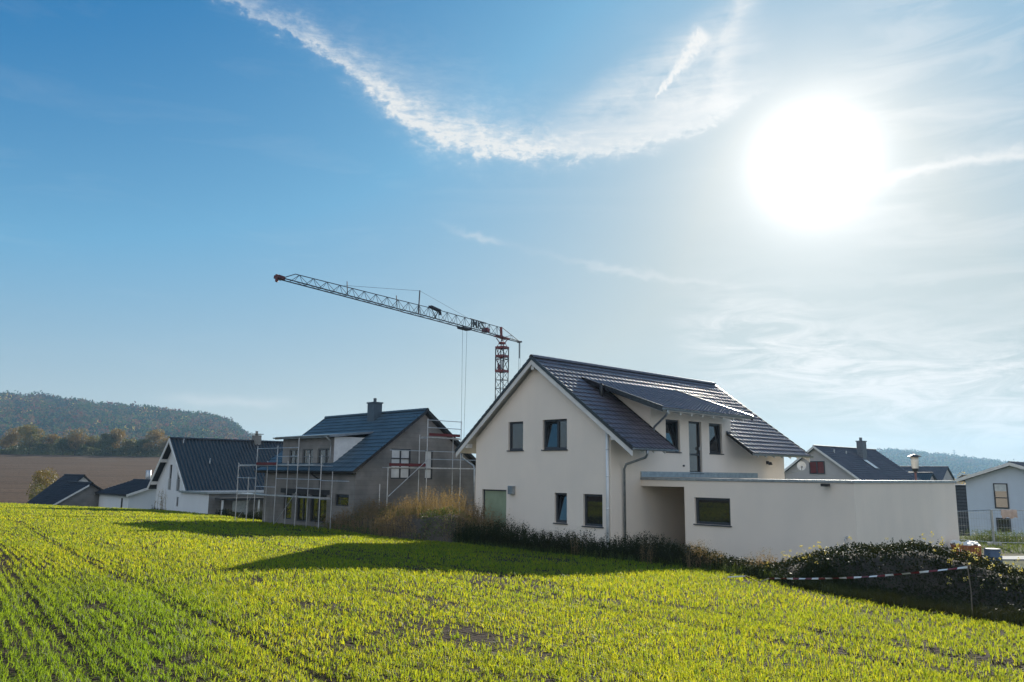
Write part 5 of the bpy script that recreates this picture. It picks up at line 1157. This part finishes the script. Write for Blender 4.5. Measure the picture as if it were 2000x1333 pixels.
# ------------------------------------------------------------------ trees
M_bark = mat('bark', (.075, .055, .04), (.045, .035, .028), 3., .9, .03, 10, stretch=(1, 1, .3))
LEAF = [leafmat('leaves_olive', (.045, .065, .02), (.09, .095, .03), (.17, .095, .03), .8, ps=.22), leafmat('leaves_orange', (.065, .06, .025), (.12, .085, .032), (.19, .115, .04), .8, ps=.22), leafmat('leaves_dark_green', (.024, .042, .018), (.045, .065, .024), (.08, .07, .026), .7, ps=.22), leafmat('leaves_pale', (.26, .2, .11), (.32, .26, .15), (.2, .17, .09), .8, ps=.4)]
def tree(name, label, x, y, H, Rr, leaf, lm, n=1100, seed=1, trunk=.3, cat='tree', group=None, squash=1., low=.25):
    rng = np.random.default_rng(seed); g = Gf(x, y); t = thing(name, label, cat, (x, y, g), 0, group); r = random.Random(seed)
    m = MB(); th = H * low; m.tube([(0, 0, -.3), (.03 * H * .3, 0, th * .6), (0, .02, H * .62)], trunk, 7, True, trunk * .3)
    K = 9 + r.randrange(4); cs = []
    for i in range(K):
        a = i * 2.4 + r.uniform(-.5, .5); zz = th + (H - th) * r.uniform(.25, .85); rr = Rr * r.uniform(.3, .72) * (1.15 - .5 * (zz / H)); c = (math.cos(a) * rr, math.sin(a) * rr, zz); cs.append((*c, Rr * r.uniform(.34, .55)))
        m.tube([(0, 0, th + (zz - th) * .3), (c[0] * .5, c[1] * .5, th + (zz - th) * .7), c], trunk * .35, 5, True, trunk * .08)
    cs.append((0, 0, H - Rr * .4, Rr * .45)); m.build('trunk', M_bark, t)
    cs = np.array(cs); i = rng.integers(0, len(cs), n); d = rng.normal(size=(n, 3)); d /= np.linalg.norm(d, axis=1)[:, None]; rad = cs[i, 3] * rng.uniform(.35, 1.05, n) ** .6
    P = cs[i, :3] + d * rad[:, None] * np.array([1, 1, .8 * squash]); P[:, 2] = np.maximum(P[:, 2], th * .55)
    V, F, q = leaves(rng, P, leaf); np_mesh('crown', V, F, 4, lm, q, parent=t); return t
def trees():
    r = random.Random(8)
    tree('bush', 'round leafy autumn bush left of the small white gabled house', -71.5, 125, 7.9, 3.5, .20, LEAF[0], 5200, 3, .12, 'bush', squash=1.1, low=.06)
    #  px position in the row (bearing), crown height, radius, kind
    row = [(-.655, 13, 5, 1), (-.622, 15, 5.8, 1), (-.598, 17.5, 6.5, 0), (-.573, 12, 5, 1), (-.556, 10, 4.5, 2), (-.541, 15, 6, 1), (-.522, 11, 5, 0), (-.503, 13, 5, 2), (-.492, 16, 6.3, 1), (-.474, 9, 4.3, 0), (-.457, 9, 4.5, 2), (-.443, 15.5, 6.2, 1), (-.425, 10.5, 5, 1), (-.409, 10, 4.4, 0), (-.394, 8.5, 4, 2), (-.380, 10, 4.6, 2), (-.69, 14, 6, 2), (-.365, 9, 4.4, 0)]
    lab = ['russet tree standing alone at the left edge of the ploughed field', 'second tree of the row from the left frame edge, rusty crown', 'tallest dark tree of the row with orange top', 'low orange tree right of the tallest dark tree', 'small dark green tree between two orange trees', 'broad orange-brown tree left of the middle of the row', 'olive tree right of the broad orange-brown tree', 'dark green tree left of the tall brown one', 'tall brown-topped tree in the middle of the row', 'low olive tree below the yellow spot of the hill', 'low dark green tree right of the middle of the row', 'large orange-brown tree above the shiny flue', 'smaller orange tree leaning against the large orange-brown one', 'olive tree right of the orange pair', 'low dark tree towards the white gable', 'dark green tree nearest the white gable', 'dark tree partly cut by the left picture edge', 'tree just behind the white gable roof edge']
    for i, (b, H, Rr, k) in enumerate(row):
        y = 397 + r.uniform(-2, 8); tree('tree', lab[i], b * y, y, H * .86, Rr * 1.15, .62, LEAF[k], 2600, 40 + i, .3, 'tree', 'trees in a row above the ploughed field', low=.10)
    tree('tree', 'pale bare-looking autumn tree among the distant roofs on the right', 82, 146, 8.0, 3.4, .22, LEAF[3], 1500, 77, .15)
    tree('bush', 'dark conical bush behind the roof, left one of the pair', -47.5, 108.5, 7.8, 1.7, .16, LEAF[2], 900, 81, .08, 'bush', 'pair of dark bushes', low=.05); tree('bush', 'dark conical bush behind the roof, right one of the pair', -44.9, 108.0, 8.3, 1.9, .16, LEAF[2], 900, 82, .08, 'bush', 'pair of dark bushes', low=.05)
trees()

# hedge bottom under the tree row
def far_stuff():
    rng = np.random.default_rng(21)
    n = 26000; b = rng.uniform(-.74, -.34, n); y = rng.uniform(394, 404, n); x = b * y; top = 4.6 + 2.0 * hum(x, y * 0, 9.)
    P = np.stack([x, y, G(x, y) + rng.uniform(0, 1, n) * np.maximum(top, 1.2)], 1); V, F, q = leaves(rng, P, .6); tag(np_mesh('hedgerow', V, F, 4, LEAF[2], q), 'dark hedgerow undergrowth below the trees of the row', 'hedge', kind='stuff')
    # wooded hill on the left: ridge height over the bearing x / y
    def ridge(bb): return np.interp(bb, [-1.6, -.9, -.64, -.51, -.38, -.352, -.333, -.318, -.30, -.27, -.2], [110, 122, 119, 106, 88, 76, 56, 38, 24, 8, -4])
    def HZ(x, y):
        bb = x / y; r_ = ridge(bb) - 9; t = np.clip((y - 900) / 520, 0, 1); up = np.where(y < 1420, t ** .9, 1 - .25 * sst(y, 1420, 1900))
        return -6 + 10 * sst(y, 500, 900) + r_ * up + 3. * hum(x, y, 70.) * t
    hm = mat('hill_undergrowth', (.05, .055, .03), (.07, .05, .03), .02, .95)
    xs = np.linspace(-2600, 100, 136); ys = np.concatenate([np.linspace(480, 900, 8), np.linspace(930, 1500, 40), np.linspace(1560, 2300, 8)])
    tag(sheet('hills', xs, ys, HZ, hm), kind='structure')
    def crowns(n, sx, sy, zf, R0, ntri, name, label, cols):
        b = rng.uniform(*sx, n); y = sy[0] + (sy[1] - sy[0]) * rng.uniform(0, 1, n); x = b * y; z = zf(x, y); ok = z > 2; x, y, z = x[ok], y[ok], z[ok]; n = len(x)
        R_ = R0 * rng.uniform(.65, 1.25, n); d = rng.normal(size=(n, ntri, 3)); d /= np.linalg.norm(d, axis=2)[:, :, None]; d[:, :, 2] = np.abs(d[:, :, 2]) * 1.1 - .1
        bump = 1 + .25 * np.sin(d[:, :, 0] * 5 + x[:, None]) * np.cos(d[:, :, 1] * 5 + y[:, None])
        P = np.stack([x, y, z + R_ * .7], 1)[:, None, :] + d * (R_[:, None] * rng.uniform(.75, 1.05, (n, ntri)) * bump)[:, :, None]
        V, F, q = leaves(rng, P.reshape(-1, 3), R0 * .36)
        q = np.repeat(rng.uniform(0, 1, n), ntri * 4) * .96 + q * .04
        m = bpy.data.materials.new(name); m.use_nodes = True; N = NT(m.node_tree); a = N.n('Attribute', attribute_name='rnd').outputs['Fac']
        cr = N.n('ValToRGB', i_0=a); cr.color_ramp.interpolation = 'CONSTANT'
        while len(cr.color_ramp.elements) < len(cols): cr.color_ramp.elements.new(.5)
        for e, (p, c) in zip(cr.color_ramp.elements, cols): e.position = p; e.color = (*c, 1)
        g = N.n('MapRange', i_0=N.noise(N.n('NewGeometry').outputs['Position'], .012, 3.), i_1=.35, i_2=.65, i_3=.75, i_4=1.25).outputs[0]
        c = N.n('VectorMath', operation='SCALE', i_0=cr.outputs[0], i_Scale=g).outputs[0]
        p = N.n('BsdfDiffuse', i_Color=c); t = N.n('BsdfTranslucent', i_Color=N.mix(1., c, (.25, .25, .2), 'MULTIPLY')); N.n('OutputMaterial', i_Surface=N.n('AddShader', i_0=p.outputs[0], i_1=t.outputs[0]).outputs[0])
        tag(np_mesh(name, V, F, 4, m, q), label, 'forest', kind='stuff')
    AUT = [(0, (.040, .070, .030)), (.22, (.075, .105, .032)), (.38, (.11, .09, .040)), (.50, (.13, .065, .040)), (.60, (.025, .045, .035)), (.78, (.17, .095, .045)), (.90, (.15, .05, .04)), (.965, (.40, .30, .08))]
    crowns(4200, (-.86, -.262), (900, 1470), HZ, 10.5, 50, 'hill_forest', 'mixed autumn forest covering the hill at the left', AUT)
    crowns(1300, (-.86, -.31), (640, 900), lambda x, y: np.maximum(HZ(x, y), 2.5), 6.5, 36, 'lower_forest', 'autumn woodland at the foot of the hill', AUT)
    def ridge2(bb): return np.interp(bb, [.30, .40, .445, .47, .5, .53, .56, .60, .68, .8], [14, 46, 60, 66, 60, 53, 45, 34, 20, 10])
    def HZ2(x, y):
        t = sst(y, 1500, 2500); return -14 + (ridge2(x / y) + 8) * t
    tag(sheet('hills', np.linspace(400, 2600, 60), np.concatenate([np.linspace(1400, 2500, 30), np.linspace(2600, 3000, 4)]), HZ2, hm), kind='structure')
    crowns(2600, (.42, .66), (1700, 2520), HZ2, 14., 22, 'far_hill_forest', 'hazy blue wooded hill on the right horizon', AUT[:5])
    for i, (px, s) in enumerate(((.551, 1.), (.5635, .8))):
        y = 2480; x = px * y; z = float(HZ2(np.array(x), np.array(y))); t = thing('pylon', ['larger power pylon on the hazy right hill', 'smaller power pylon right of the larger one on the hazy hill'][i], 'pylon', (x, y, z), .3, 'power pylons on the far hill')
        m = MB(); H = 44 * s
        for a, b in ((-1, -1), (1, -1), (1, 1), (-1, 1)): m.tube([(a * 3, b * 3, 0), (a * .6, b * .6, H)], .45, 4)
        for k in range(6): zz = H * k / 6; w = 3 - 2.4 * k / 6; w2 = 3 - 2.4 * (k + 1) / 6; m.tube([(-w, -w, zz), (w2, -w2, zz + H / 6)], .25, 4); m.tube([(w, -w, zz), (-w2, -w2, zz + H / 6)], .25, 4)
        m.build('tower', M_zinc, t); m = MB()
        for zz, w in ((H * .66, 8), (H * .82, 10), (H * .96, 6)): m.tube([(-w, 0, zz), (w, 0, zz)], .45, 4)
        m.build('cross_arm', M_zinc, t)
far_stuff()

# ------------------------------------------------------------------ the air
if HAZE:
    hb = MB(); hb.box(-2900, 2900, -60, 3100, -24, 145); hz_ = hb.build('haze', None) if False else None
    me = bpy.data.meshes.new('haze'); me.from_pydata(hb.v, [], hb.f); m = bpy.data.materials.new('haze_air'); m.use_nodes = True; N = NT(m.node_tree)
    pv = N.n('VolumePrincipled', i_Color=(.42, .70, 1., 1), i_Density=HAZE); pv.inputs['Anisotropy'].default_value = .35
    N.n('OutputMaterial', i_Volume=pv.outputs[0]); me.materials.append(m); o = bpy.data.objects.new('haze', me); col.objects.link(o); o['kind'] = 'stuff'
